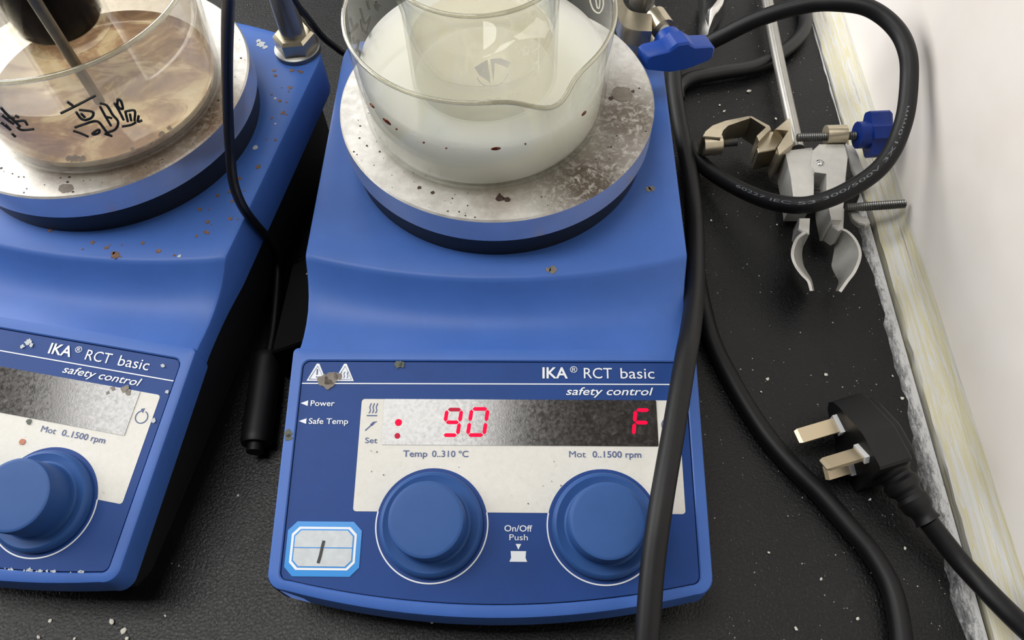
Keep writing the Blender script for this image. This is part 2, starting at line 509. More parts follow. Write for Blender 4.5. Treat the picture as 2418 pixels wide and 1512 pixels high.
# aluminium heating plate: scuffed, with grey-brown burnt patches
def plate_mat(name, blots):
    m, nt, b = new_mat(name)
    b.inputs['Metallic'].default_value = 0.55
    base = ramp(nt, noise(nt, 160, 8, 0.7), [(0.3, rgb(196, 193, 188)), (0.65, rgb(226, 224, 220))])
    fleck = ramp(nt, noise(nt, 620, 3, 0.6, 0.4), [(0.20, 0.7), (0.26, 0.0)])
    c = mixc(nt, fleck, base, rgb(106, 92, 84))
    tc = nt.nodes.new('ShaderNodeTexCoord')
    for (x, y, rad, colr, amount) in blots:
        vd = nt.nodes.new('ShaderNodeVectorMath')
        vd.operation = 'DISTANCE'
        nt.links.new(tc.outputs['Object'], vd.inputs[0])
        vd.inputs[1].default_value = (x * S, y * S, 83.4 * S)
        mr = nt.nodes.new('ShaderNodeMapRange')
        mr.inputs['From Min'].default_value = rad * S
        mr.inputs['From Max'].default_value = rad * 0.2 * S
        mr.inputs['To Max'].default_value = amount
        nt.links.new(vd.outputs['Value'], mr.inputs['Value'])
        mm = nt.nodes.new('ShaderNodeMath')
        mm.operation = 'MULTIPLY'
        nt.links.new(mr.outputs[0], mm.inputs[0])
        nt.links.new(ramp(nt, noise(nt, 300, 8, 0.75, 0.8), [(0.28, 0.0), (0.52, 1.0)]), mm.inputs[1])
        c = mixc(nt, mm.outputs[0], c, colr)
    nt.links.new(c, b.inputs['Base Color'])
    nt.links.new(ramp(nt, noise(nt, 240, 6), [(0.3, 0.34), (0.7, 0.5)]), b.inputs['Roughness'])
    bump(nt, b, noise(nt, 700, 5, 0.6), 0.12, 0.0003)
    return m


M['plate_a'] = plate_mat('scuffed_aluminium', [(38, 157, 34, rgb(92, 82, 72), 1.0), (56, 192, 36, rgb(112, 104, 94), 1.0), (2, 148, 14, rgb(140, 120, 104), 0.5)])
M['plate_b'] = plate_mat('stained_aluminium', [(60, 190, 30, rgb(120, 96, 76), 0.9), (45, 160, 22, rgb(150, 122, 96), 0.7), (10, 150, 16, rgb(150, 140, 130), 0.5)])
M['plateside'] = plain('polished_aluminium_edge', rgb(220, 221, 224), 0.27, metal=0.85, vary=0.05, vscale=90)

# bench: black, leathery, lightly dusty
m, nt, b = new_mat('black_bench')
c1 = ramp(nt, noise(nt, 40, 8, 0.65), [(0.35, rgb(6, 7, 8)), (0.7, rgb(14, 15, 17))])
sm = ramp(nt, noise(nt, 90, 9, 0.75, 0.5), [(0.60, 0.0), (0.78, 0.5)])
c2 = mixc(nt, sm, c1, rgb(48, 49, 52))
nt.links.new(c2, b.inputs['Base Color'])
b.inputs['Roughness'].default_value = 0.34
b.inputs['Specular IOR Level'].default_value = 0.32
bump(nt, b, noise(nt, 900, 4, 0.55, 0.5), 0.5, 0.0006)
M['bench'] = m

# wall
m, nt, b = new_mat('glossy_white_wall')
c1 = ramp(nt, noise(nt, (9, 9, 9), 4, 0.6), [(0.35, rgb(228, 221, 214)), (0.65, rgb(236, 232, 228))])
nt.links.new(c1, b.inputs['Base Color'])
b.inputs['Roughness'].default_value = 0.28
bump(nt, b, noise(nt, 30, 3), 0.15, 0.002)
M['wall'] = m

# caulk: white, yellowed along its length
m, nt, b = new_mat('yellowed_caulk')
c1 = ramp(nt, noise(nt, (420, 12, 420), 5, 0.6, 0.3), [(0.42, rgb(202, 202, 200)), (0.53, rgb(198, 190, 152)), (0.58, rgb(202, 202, 200)), (0.74, rgb(160, 144, 112))])
nt.links.new(c1, b.inputs['Base Color'])
b.inputs['Roughness'].default_value = 0.5
bump(nt, b, noise(nt, (500, 60, 500), 5, 0.6), 0.5, 0.001)
M['caulk'] = m

# scraped white paint on the bench edge
m, nt, b = new_mat('scraped_white_paint')
tcx = nt.nodes.new('ShaderNodeTexCoord')
sx = nt.nodes.new('ShaderNodeSeparateXYZ')
nt.links.new(tcx.outputs['Object'], sx.inputs[0])
mrx = nt.nodes.new('ShaderNodeMapRange')
mrx.inputs['From Min'].default_value = 0.180
mrx.inputs['From Max'].default_value = 0.189
mrx.inputs['To Min'].default_value = -0.10
mrx.inputs['To Max'].default_value = 0.22
nt.links.new(sx.outputs['X'], mrx.inputs['Value'])
adx = nt.nodes.new('ShaderNodeMath')
nt.links.new(noise(nt, (500, 160, 500), 12, 0.8, 0.4), adx.inputs[0])
nt.links.new(mrx.outputs[0], adx.inputs[1])
c1 = ramp(nt, adx.outputs[0], [(0.38, rgb(36, 37, 39)), (0.52, rgb(112, 113, 115)), (0.66, rgb(196, 196, 196))])
nt.links.new(c1, b.inputs['Base Color'])
b.inputs['Roughness'].default_value = 0.6
bump(nt, b, noise(nt, (600, 150, 600), 6, 0.7), 0.5, 0.0006)
M['paint'] = m

# rusty sediment lying in the bath
m, nt, b = new_mat('rusty_sediment')
c1 = ramp(nt, noise(nt, (40, 58, 40), 8, 0.62, 0.8), [(0.38, rgb(134, 98, 74)), (0.48, rgb(172, 140, 110)), (0.56, rgb(218, 202, 172)), (0.7, rgb(238, 230, 212))])
nt.links.new(c1, b.inputs['Base Color'])
b.inputs['Roughness'].default_value = 0.6
M['sediment'] = m

M['glass'] = clear_glass('clear_glass')
M['glass_rim'] = clear_glass('glass_rim', tint=(0.86, 0.85, 0.76, 1), edge=0.9, power=1.6, haze=0.22, haze_col=(0.86, 0.83, 0.70, 1))
M['glass_hazy'] = clear_glass('hazy_glass', tint=(0.96, 0.955, 0.94, 1), edge=0.5, power=4, haze=0.10, haze_col=(0.8, 0.76, 0.70, 1))
M['glass_vial'] = clear_glass('vial_glass', tint=(0.95, 0.95, 0.94, 1), edge=0.5, power=5, haze=0.0, refl=0.006)
M['milky'] = clear_glass('cloudy_water', sss=True, tint=(0.98, 0.975, 0.955, 1), edge=0.10, power=5, refl=0.015, haze=0.74, haze_col=(0.99, 0.90, 0.73, 1))
M['broth'] = clear_glass('clear_liquid', tint=(0.97, 0.965, 0.94, 1), edge=0.3, power=4, haze=0.26, haze_col=(0.96, 0.90, 0.76, 1))
M['murky'] = clear_glass('brownish_water', tint=(0.97, 0.94, 0.88, 1), edge=0.25, power=4, haze=0.10, haze_col=(0.76, 0.70, 0.60, 1))

# ------------------------------------------------------------------ the setting
bench = tag(link('bench_top', mesh_from('bench_top', *box(-600, 189.2, -400, 900, -30, 0)), M['bench']),
            'black leathery laboratory bench top dusted with white specks', 'bench', kind='structure')
under = tag(link('trim_3', mesh_from('trim_3', *box(189.2, 215, -400, 900, -34, -4)), M['base']),
            'dark crack between bench top and caulk', 'trim', kind='structure')
wall = tag(link('wall_right', mesh_from('wall_right', *box(203, 230, -400, 900, -34, 700)), M['wall']),
           'glossy off-white wall rising beside the bench', 'wall', kind='structure')


def caulk_strip():
    rnd = random.Random(3)
    V, F = [], []
    m_ = 120
    prof = [(0.0, -4.0), (0.0, 1.6), (1.6, 2.6), (5.0, 3.0), (8.5, 4.0), (11.0, 6.4), (12.6, 10.0), (13.4, 13.0)]
    for i in range(m_ + 1):
        y = -250 + i * 850 / m_
        wob = rnd.uniform(-0.5, 0.5)
        left = 189.6 + (1.6 if y < 215 else 0.0) + wob
        for k, (dx, dz) in enumerate(prof):
            f = 1 - k / (len(prof) - 1)
            x = left * f + 203.3 * (1 - f) if k in (0, 7) else left + dx * (203.2 - left) / 13.4
            V.append((x if k else left, y, dz + (rnd.uniform(-.35, .35) if 0 < k < 7 else 0)))
    n = len(prof)
    for i in range(m_):
        for k in range(n - 1):
            F.append((i * n + k, i * n + k + 1, (i + 1) * n + k + 1, (i + 1) * n + k))
    return V, F


tag(link('trim_1', mesh_from('trim_1', *caulk_strip(), smooth=50), M['caulk']),
    'white yellowed caulk strip along the foot of the wall', 'caulk', kind='structure')


def paint_strip():
    rnd = random.Random(5)
    V, F = [], []
    m_ = 150
    for i in range(m_ + 1):
        y = -250 + i * 850 / m_
        if y > 215:
            w = .5 + rnd.uniform(0, .5)
        else:
            w = 7 + 1.6 * math.sin(y * 0.021 + 1) + 1.2 * math.sin(y * .11) + rnd.uniform(-.9, .9)
        V += [(188.9 - w, y, 0.02), (188.9 - w * .85, y, 0.35), (188.9, y, 0.5), (189.3, y, -1.0)]
    for i in range(m_):
        for k in range(3):
            F.append((i * 4 + k, i * 4 + k + 1, i * 4 + 5 + k, i * 4 + 4 + k))
    return V, F


tag(link('trim_2', mesh_from('trim_2', *paint_strip(), smooth=50), M['paint']),
    'scraped white paint smeared along the bench edge', 'paint', kind='structure')

# ------------------------------------------------------------------ magnetic stirrers
TILT = math.radians(10.9)
CT, ST = math.cos(TILT), math.sin(TILT)


def pp(x, v, h=0.0):
    """a point on the sloping control panel: x across, v up the slope, h above it"""
    return (x, 12 + v * CT - h * ST, 33.46 + v * ST + h * CT)


def on_panel(vf):
    return [pp(*p) for p in vf[0]], vf[1]


def outline(hw, vc, bow, rc, top, rt):
    """rounded panel outline with a bowed lower edge, 64 points, counter-clockwise"""
    P = []
    nb = 20
    for i in range(nb + 1):
        x = -(hw - rc) + 2 * (hw - rc) * i / nb
        P.append((x, vc - bow * (1 - (x / (hw - rc)) ** 2)))
    for i in range(1, 7):
        a = -math.pi / 2 + math.pi / 2 * i / 7
        P.append((hw - rc + rc * math.cos(a), vc + rc + rc * math.sin(a)))
    for i in range(8):
        P.append((hw, vc + rc + (top - rt - vc - rc) * i / 7))
    for i in range(1, 5):
        a = math.pi / 2 * i / 5
        P.append((hw - rt + rt * math.cos(a), top - rt + rt * math.sin(a)))
    for i in range(9):
        P.append((hw - rt - 2 * (hw - rt) * i / 8, top))
    for i in range(1, 5):
        a = math.pi / 2 + math.pi / 2 * i / 5
        P.append((-hw + rt + rt * math.cos(a), top - rt + rt * math.sin(a)))
    for i in range(8):
        P.append((-hw, top - rt - (top - rt - vc - rc) * i / 7))
    for i in range(1, 7):
        a = math.pi + math.pi / 2 * i / 7
        P.append((-hw + rc + rc * math.cos(a), vc + rc + rc * math.sin(a)))
    return P


def loops(levels):
    """skin a stack of equal-length 3D loops"""
    V = [p for L in levels for p in L]
    n = len(levels[0])
    F = []
    for k in range(len(levels) - 1):
        for i in range(n):
            F.append((k * n + i, k * n + (i + 1) % n, (k + 1) * n + (i + 1) % n, (k + 1) * n + i))
    return V, F


def housing_mesh():
    inn = outline(75.5, 0.9, 7.5, 3.0, 83.8, 3.0)
    inn2 = outline(75.9, 0.5, 7.5, 3.0, 84.3, 3.2)
    o2 = outline(78.7, -1.2, 8.6, 5.2, 88.2, 2.0)
    o1 = outline(79.7, -2.2, 8.6, 6.0, 89.0, 2.0)
    o0 = outline(80.1, -2.6, 8.6, 6.2, 89.2, 2.0)
    lv = [[pp(x, v, -2.2) for x, v in inn], [pp(x, v, -0.4) for x, v in inn], [pp(x, v, 0) for x, v in inn2],
          [pp(x, v, 0) for x, v in o2], [pp(x, v, -0.35) for x, v in o1], [pp(x, v, -1.4) for x, v in o0]]
    low = []
    for (x, y, z) in lv[-1]:
        low.append((x, y, z - 12.0))
    lv.append(low)
    A = loops(lv)
    A = (A[0], A[1] + [tuple(range(64)), tuple(range(6 * 64, 7 * 64))])
    # upper body: stations along the depth (y at the corners, top z, half width, bow towards the front)
    stn = [(95, 43.5, 79.0, 0), (99, 47.5, 79.0, 0), (103, 46.9, 78.6, 1), (108, 46.3, 78.4, 2.2), (114, 46.2, 78.3, 4), (120, 46.9, 78.3, 6),
           (126, 48.7, 78.5, 8), (131, 51.4, 78.8, 9.6), (135, 54.4, 79.1, 10.8), (137.6, 56.9, 79.3, 11.5), (139, 58.1, 79.4, 11.8), (140.6, 58.6, 79.5, 12),
           (150, 58.6, 79.5, 10), (170, 58.6, 79.5, 6), (200, 58.6, 79.5, 0), (230, 58.6, 79.5, -6), (255, 58.6, 79.5, -11), (262, 58.6, 79.4, -12.5),
           (266, 58.6, 78.4, -13.3), (268.4, 58.6, 76.5, -13.8), (269.6, 58.2, 74.2, -14), (270.0, 57.2, 73.6, -14), (270.0, 36, 73.6, -14)]
    V, F = [], []
    nx = 24
    row = None
    for (y, z, hw, bow) in stn:
        zb = 36.5
        pts = [(-hw, zb), (-hw, max(zb, z - 1.6)), (-hw + .45, max(zb, z - .45))]
        pts += [(-hw + 1.6 + (2 * hw - 3.2) * i / nx, z) for i in range(nx + 1)]
        pts += [(hw - .45, max(zb, z - .45)), (hw, max(zb, z - 1.6)), (hw, zb)]
        s = len(V)
        for (x, zz) in pts:
            V.append((x, y - bow * (1 - (x / 80.0) ** 2), zz))
        cur = list(range(s, s + len(pts)))
        if row:
            for i in range(len(cur) - 1):
                F.append((row[i], row[i + 1], cur[i + 1], cur[i]))
            F.append((row[-1], row[0], cur[0], cur[-1]))
        row = cur
    return join(A, (V, F))


def base_mesh():
    P = []
    for i in range(17):
        x = -72 + 144 * i / 16
        P.append((x, 15 - 8.6 * (1 - (x / 72) ** 2)))
    for y in (22, 60, 100, 103, 180, 258):
        P.append((75, y))
    for i in range(13):
        x = 70 - 140 * i / 12
        P.append((x, 264 + 13 * (1 - (x / 75) ** 2)))
    for y in (258, 180, 103, 100, 60, 22):
        P.append((-75, y))

    def top(y):
        return 20 + (y - 12) * ST / CT if y < 101 else 40
    n = len(P)
    lv = [[(x * .985, y, 0) for x, y in P], [(x, y, 4) for x, y in P], [(x, y, top(y)) for x, y in P]]
    V, F = loops(lv)
    F += [tuple(range(n)), tuple(range(2 * n, 3 * n))]
    return V, F


def flat(poly, h, thick=0.12):
    """a thin printed patch or foil on the panel"""
    return on_panel(prism(poly, h, h + thick))


def rrect(x0, x1, v0, v1, r, n=4):
    P = []
    for cx, cy, a0 in ((x1 - r, v0 + r, -90), (x1 - r, v1 - r, 0), (x0 + r, v1 - r, 90), (x0 + r, v0 + r, 180)):
        for i in range(n + 1):
            a = math.radians(a0 + 90 * i / n)
            P.append((cx + r * math.cos(a), cy + r * math.sin(a)))
    return P


def stroke(pts, w, h, thick=0.1):
    """flat line of width w on the panel along (x, v) points"""
    V, F = [], []
    m_ = len(pts)
    for i, p in enumerate(pts):
        a = pts[max(0, i - 1)]
        c = pts[min(m_ - 1, i + 1)]
        d = math.hypot(c[0] - a[0], c[1] - a[1]) or 1
        nx_, ny_ = -(c[1] - a[1]) / d * w / 2, (c[0] - a[0]) / d * w / 2
        V += [(p[0] + nx_, p[1] + ny_, h), (p[0] - nx_, p[1] - ny_, h), (p[0] - nx_, p[1] - ny_, h + thick), (p[0] + nx_, p[1] + ny_, h + thick)]
    for i in range(m_ - 1):
        for k in range(4):
            F.append((i * 4 + k, i * 4 + (k + 1) % 4, i * 4 + 4 + (k + 1) % 4, i * 4 + 4 + k))
    F += [(0, 1, 2, 3), tuple(range(4 * m_ - 1, 4 * m_ - 5, -1))]
    return V, F


def annulus(cx, cv, r0, r1, h, a0=0, a1=360, n=72, thick=0.1):
    pts = [(cx + (r0 + r1) / 2 * math.cos(math.radians(a0 + (a1 - a0) * i / n)), cv + (r0 + r1) / 2 * math.sin(math.radians(a0 + (a1 - a0) * i / n))) for i in range(n + 1)]
    return stroke(pts, r1 - r0, h, thick)


def disc(cx, cv, r, n=24):
    return [(cx + r * math.cos(2 * math.pi * i / n), cv + r * math.sin(2 * math.pi * i / n)) for i in range(n)]


def blob(x, y, r, rnd, n=11, jag=0.35, squash=1.0):
    if r > 2.5:
        n, jag = 22, .12
    return [(x + r * (1 + rnd.uniform(-jag, jag)) * math.cos(2 * math.pi * i / n), y + squash * r * (1 + rnd.uniform(-jag, jag)) * math.sin(2 * math.pi * i / n)) for i in range(n)]


HF = -0.55          # the foil lies just below the bezel
KN = ((-21.3, 21.0), (41.7, 21.1))


def seg_digit(x, v, segs, hgt=10.4, wid=6.6):
    """seven-segment strokes, slanted; returns list of (verts, faces)"""
    sl = 0.13
    g = 0.25
    pts = {'a': ((0, 2), (1, 2)), 'b': ((1, 2), (1, 1)), 'c': ((1, 1), (1, 0)), 'd': ((0, 0), (1, 0)), 'e': ((0, 1), (0, 0)), 'f': ((0, 2), (0, 1)), 'g': ((0, 1), (1, 1))}
    out = []
    for s in segs:
        (ax, ay), (bx, by) = pts[s]
        A = Vector((x + ax * wid + ay * hgt / 2 * sl, v + ay * hgt / 2))
        B = Vector((x + bx * wid + by * hgt / 2 * sl, v + by * hgt / 2))
        d = (B - A).normalized()
        nrm = Vector((-d.y, d.x))
        w = 0.72
        A2, B2 = A + d * g, B - d * g
        poly = [A2, A2 + d * w + nrm * w, B2 - d * w + nrm * w, B2, B2 - d * w - nrm * w, A2 + d * w - nrm * w]
        out.append([(p.x, p.y) for p in poly])
    return out


def wing_knob(axis, wing, up, origin, mat, parent, scale=1.0, half=17.0):
    """two-winged clamp knob: hub towards the screw, flat wings outside"""
    k = scale
    ang = [2 * math.pi * i / 20 for i in range(20)]
    hub = loops([[(6.2 * k * math.cos(a), 6.2 * k * math.sin(a), z) for a in ang] for z in (0, 8 * k)] +
                [[(5.4 * k * math.cos(a), 5.4 * k * math.sin(a), 8.6 * k) for a in ang]])
    hub = (hub[0], hub[1] + [tuple(range(20)), tuple(range(40, 60))])
    w = half
    prof = [(-w, -2.2), (-w * .92, -3.6), (-w * .45, -6.0), (-3.5, -7.0), (3.5, -7.0), (w * .45, -6.0), (w * .92, -3.6), (w, -2.2),
            (w, 2.2), (w * .92, 3.4), (w * .42, 4.4), (w * .25, 6.2), (3.0, 7.4), (-3.0, 7.4), (-w * .25, 6.2), (-w * .42, 4.4), (-w * .92, 3.4), (-w, 2.2)]
    prof = [(p[0], p[1] * k) for p in prof]
    wings = prism(prof, 5.0 * k, (13.0 if half > 15 else 15.0) * k, bevel=0.9 * k)
    vf = join(hub, wings)
    return link('wing_knob', mesh_from('wing_knob', *frame_map(vf, origin, wing, up, axis)), mat, parent)


def make_stirrer(label, loc, rz, lit, plate):
    t = thing('magnetic_stirrer', label, 'stirrer', loc, rz, 'magnetic stirrers side by side')
    link('housing', mesh_from('housing', *housing_mesh(), smooth=32), M['blue'], t)
    link('base', mesh_from('base', *base_mesh()), M['base'], t)
    link('insulating_ring', mesh_from('insulating_ring', *lathe([(0, 58), (64.0, 58), (65.2, 58.6), (65.6, 66), (66, 70.4), (0, 70.4)], 96, (0, 204.5))), M['ring'], t)
    hp = link('heating_plate', mesh_from('heating_plate', *lathe([(0, 70.4), (66.9, 70.4), (67.5, 71.0), (67.5, 82.7), (66.8, 83.4), (0, 83.4)], 128, (0, 204.5)), smooth=30), plate, t)
    hp.data.materials.append(M['plateside'])
    for p in hp.data.polygons:
        if abs(p.normal.z) < 0.4:
            p.material_index = 1
    # support rod at the back corner
    rd = link('support_rod', mesh_from('support_rod', *rod((66.5, 266.5, 58.6), (66.5, 266.5, 420), 6.0, 28)), M['rod'], t)
    hexp = [(66.5 + 10.2 * math.cos(math.pi / 3 * i + .3), 266.5 + 10.2 * math.sin(math.pi / 3 * i + .3)) for i in range(6)]
    link('hex_nut', mesh_from('hex_nut', *prism(hexp, 61.5, 69.5, bevel=1.4), smooth=20), M['nickel'], rd)
    link('washer', mesh_from('washer', *lathe([(0, 58.5), (11.4, 58.5), (11.4, 61.0), (10.6, 61.6), (0, 61.6)], 40, (66.5, 266.5))), M['zinc'], rd)
    # control panel foil
    fo = outline(75.1, 1.3, 7.5, 2.8, 83.4, 2.8)
    fp = link('control_panel', mesh_from('control_panel', *flat(fo, -1.9, 1.9 + HF), smooth=0), M['face'], t)

    def sub(name, vf, mat, smooth=0, label_=None):
        o = link(name, mesh_from(name, *vf, smooth=smooth), mat, fp)
        if label_:
            o['label'] = label_
        return o

    def word(s, x0, x1, v, cap, mat=None, bold=0.0, shear=0.0, sp=1.0, h=HF + .26):
        vf = text_mesh(s, x1 - x0, cap, bold, shear, sp)
        sub('lettering', on_panel(([(p[0] + x0, p[1] + v, h) for p in vf[0]], vf[1])), mat or M['print_white'], 0, 'printed words "%s"' % s if s not in ('IKA', '®', 'RCT', 'basic') else None)

    # white field, cut round the knobs by their blue discs
    sub('white_field', flat(rrect(-50.8, 71.8, 25.5, 68.3, 1.2), HF, .10), M['field'])
    win = sub('display_window', flat(rrect(-42.0, 63.3, 50.4, 68.3, .5), HF + .05, .25), M['window'])
    sub('divider_line', on_panel(stroke([(-75, 74.5), (75, 74.7)], .45, HF + .05)), M['print_white'])
    word('IKA', 19.5, 29.4, 77.0, 4.6, bold=0.018)
    word('®', 30.3, 33.2, 79.3, 2.6)
    word('RCT', 35.7, 46.7, 77.0, 4.5)
    word('basic', 50.0, 63.2, 77.0, 4.5)
    word('safety control', 28.6, 62.4, 70.3, 3.2, shear=0.25, bold=0.008)
    for (a, v) in ((-74.7, 66.5), (-74.6, 59.4)):
        sub('arrow_mark', flat([(a, v), (a + 2.9, v - 1.1), (a + 2.9, v + 1.1)], HF + .05, .1), M['print_white'])
    word('Power', -70.7, -61.3, 65.4, 2.3, bold=0.008)
    word('Safe Temp', -70.7, -55.4, 58.3, 2.3, bold=0.008)
    for cx in (-69.4, -58.5):          # warning triangles
        tri = sub('warning_triangle', flat([(cx - 3.9, 75.5), (cx + 3.9, 75.5), (cx + .5, 82.6), (cx - .5, 82.6)], HF + .05, .1), M['print_white'])
        q = [(cx - 2.9, 76.2), (cx + 2.9, 76.2), (cx, 81.6), (cx - 2.9, 76.2)]
        link('triangle_outline', mesh_from('triangle_outline', *on_panel(stroke(q, .22, HF + .16)), smooth=0), M['print_blue'], fp)
    sub('exclamation_mark', join(on_panel(stroke([(-69.4, 80.3), (-69.4, 78.0)], .5, HF + .17)), flat(disc(-69.4, 77.1, .3, 10), HF + .17, .1)), M['print_blue'])
    for k in range(3):
        xs = -60.0 + k * 1.3
        sub('heat_wave', on_panel(stroke([(xs, 76.7), (xs + .35, 77.5), (xs - .1, 78.4), (xs + .35, 79.3)], .28, HF + .17)), M['print_blue'])
    # symbols on the white strip
    for k in range(3):
        xs = -47.6 + k * 1.25
        sub('heat_wave', on_panel(stroke([(xs, 62.6), (xs + .5, 63.7), (xs + .1, 65.0), (xs + .6, 66.6)], .38, HF + .12)), M['print_blue'])
    sub('hot_plate_mark', on_panel(stroke([(-48.4, 61.7), (-44.4, 61.7)], .4, HF + .12)), M['print_blue'])
    sub('probe_mark', join(on_panel(stroke([(-48.6, 55.8), (-46.2, 58.2)], .4, HF + .12)), on_panel(stroke([(-46.5, 57.9), (-45.3, 59.1)], .9, HF + .12)), on_panel(stroke([(-45.4, 59.0), (-44.4, 59.4)], .35, HF + .12))), M['print_blue'])
    word('Set', -48.3, -43.6, 51.0, 2.2, M['print_blue'], bold=0.006)
    word('Temp', -33.4, -24.2, 45.9, 2.5, M['print_blue'], bold=0.008)
    word('0..310 ºC', -22.4, -8.6, 45.9, 2.5, M['print_blue'], bold=0.006)
    word('Mot', 29.5, 35.7, 46.1, 2.5, M['print_blue'], bold=0.0)
    word('0..1500 rpm', 38.3, 56.6, 46.1, 2.5, M['print_blue'], bold=0.008)
    arc = annulus(67.4, 58.6, 2.25, 2.65, HF + .12, 110, 430, 40)
    sub('rotation_mark', join(on_panel(arc), flat([(66.0, 61.6), (67.3, 60.2), (67.5, 62.2)], HF + .12, .1)), M['print_blue'])
    # knobs
    for (kx, kv) in KN:
        sub('knob_seat', flat(disc(kx, kv, 20.6, 72), HF + .08, .12), M['face'])
        a = math.degrees(math.asin((25.5 - kv) / 20.6))
        sub('seat_outline', on_panel(annulus(kx, kv, 20.35, 20.85, HF + .12, 180 - a, 360 + a, 72)), M['print_white'])
        prof = [(0, HF), (18.9, HF), (18.9, 2.2), (18.3, 3.4), (17.4, 3.9), (16.0, 3.5), (14.6, 3.2), (13.9, 3.6), (13.6, 4.4), (13.5, 5.2), (13.3, 16.3), (13.0, 17.0), (12.5, 17.2), (11.8, 17.25), (6, 17.25), (0, 17.25)]
        link('knob', mesh_from('knob', *on_panel(lathe(prof, 64, (kx, kv))), smooth=35), M['knob'], t)
    word('On/Off', 5.4, 15.6, 18.8, 2.3, bold=0.008)
    word('Push', 7.3, 14.0, 15.7, 2.2)
    sub('arrow_mark', flat([(10.6, 12.4), (11.6, 14.4), (9.6, 14.4)], HF + .05, .1), M['print_white'])
    sub('button_mark', flat([(7.4, 8.2), (13.8, 8.2), (13.2, 9.6), (13.4, 11.9), (7.8, 11.9), (8.0, 9.6)], HF + .05, .1), M['print_white'])
    if lit:
        def seg(polys, mat):
            for q in polys:
                link('lit_segment', mesh_from('lit_segment', *flat(q, HF + .32, .08), smooth=0), mat, win)
        seg(seg_digit(-18.6, 54.2, 'fgbcd', 10.0, 5.6), M['red'])
        seg(seg_digit(-18.6, 54.2, 'a', 10.0, 5.6), M['redlow'])
        seg(seg_digit(-9.1, 54.3, 'abcdef', 10.2, 6.2), M['red'])
        seg(seg_digit(54.0, 54.6, 'aefg', 9.8, 5.4), M['red'])
        link('indicator_light', mesh_from('indicator_light', *flat(disc(-35.9, 59.0, 1.35), HF + .32, .1), smooth=0), M['red'], win)
        link('indicator_light', mesh_from('indicator_light', *flat(disc(-36.0, 53.8, 1.1), HF + .32, .1), smooth=0), M['redlow'], win)
        # number sticker
        c = 3.2

        def octo(x0, x1, v0, v1, c_):
            return [(x0 + c_, v0), (x1 - c_, v0), (x1, v0 + c_), (x1, v1 - c_), (x1 - c_, v1), (x0 + c_, v1), (x0, v1 - c_), (x0, v0 + c_)]
        stk = link('number_sticker', mesh_from('number_sticker', *flat(octo(-74.2, -46.9, 2.4, 21.7, c), HF + .1, .12), smooth=0), M['sticker_blue'], t)
        stk['label'] = 'blue bordered paper sticker with a handwritten 1'
        link('sticker_border', mesh_from('sticker_border', *flat(octo(-72.6, -48.6, 4.6, 19.8, 2.6), HF + .23, .06), smooth=0), M['print_white'], stk)
        link('sticker_line', mesh_from('sticker_line', *flat(octo(-71.7, -49.5, 5.4, 19.0, 2.3), HF + .30, .06), smooth=0), M['sticker_blue'], stk)
        link('sticker_paper', mesh_from('sticker_paper', *flat(octo(-71.2, -50.0, 5.9, 18.5, 2.1), HF + .37, .06), smooth=0), M['sticker_white'], stk)
        link('sticker_line', mesh_from('sticker_line', *on_panel(stroke([(-71.2, 12.4), (-50, 12.4)], .35, HF + .44, .05)), smooth=0), M['sticker_blue'], stk)
        link('handwritten_number', mesh_from('handwritten_number', *on_panel(stroke([(-61.9, 7.0), (-61.3, 9.6), (-60.9, 12.5), (-60.5, 14.9)], 1.1, HF + .5, .05)), smooth=0), M['marker'], stk)
    return t


def spatter(parent, spots, z, mat, name='spatter', h=0.25, seed=1, squash=1.0):
    rnd = random.Random(seed)
    vf = join(*[prism(blob(x, y, r, rnd, squash=squash), z, z + h) for x, y, r in spots])
    o = link(name, mesh_from(name, *vf, smooth=0), mat, parent)
    o['kind'] = 'stuff'
    return o


def panel_spatter(parent, spots, mat, seed=1, h=HF + .3, jag=.4):
    rnd = random.Random(seed)
    vf = join(*[flat(blob(x, v, r, rnd, 13, jag), h, .1) for x, v, r in spots])
    o = link('spatter', mesh_from('spatter', *vf, smooth=0), mat, parent)
    o['kind'] = 'stuff'
    return o


stirrer = make_stirrer('blue hot plate stirrer with lit red 90 display and a number 1 sticker', (0, 0, 0), 0.0, True, M['plate_a'])
LDEV = (-215.299, 15.331, 0)
LROT = math.radians(-10.3)
stirrer_b = make_stirrer('rust-spotted blue hot plate stirrer with unlit display, turned slightly, holding the brown bath', LDEV, LROT, False, M['plate_b'])

rnd = random.Random(11)
# right stirrer: burnt flecks on the plate, dirt on the panel
fl = []
for k in range(60):
    a = rnd.uniform(math.pi * .95, math.pi * 2.05)
    r_ = rnd.uniform(53.5, 66)
    fl.append((r_ * math.cos(a), 204.5 + r_ * math.sin(a), rnd.choice((.12, .15, .2, .3, .4))))
spatter(stirrer, fl, 83.3, M['burn'], seed=2)
spatter(stirrer, [(54, 206.5, 4.6)], 83.3, M['grime'], seed=4)
spatter(stirrer, [(2.6, 148.6, 1.6), (5.4, 148.0, 1.2), (-29.5, 154, .9), (-24, 151.5, .7), (49.0, 204, 1.2), (58.6, 208, .8)], 83.35, M['burn'], seed=6)
spatter(stirrer, [(67.5, 175, 1.6), (66.0, 174.5, 1.3), (24, 131.5, 1.8), (22, 131.7, 1.2)], 58.5, M['grime'], seed=8)
panel_spatter(stirrer, [(-66.5, 75.8, 2.2), (-63.6, 76.6, 2.6), (-61.0, 77.5, 1.7), (-64.5, 74.0, 2.0)], M['grime'], 3, HF + .3, .35)
panel_spatter(stirrer, [(-37.5, 82.2, 1.5), (-35.8, 82.0, 1.1)], M['olive'], 5)
panel_spatter(stirrer, [(-78.0, 54.4, 1.5), (-77.6, 52.8, 1.3)], M['olive'], 6, .02)
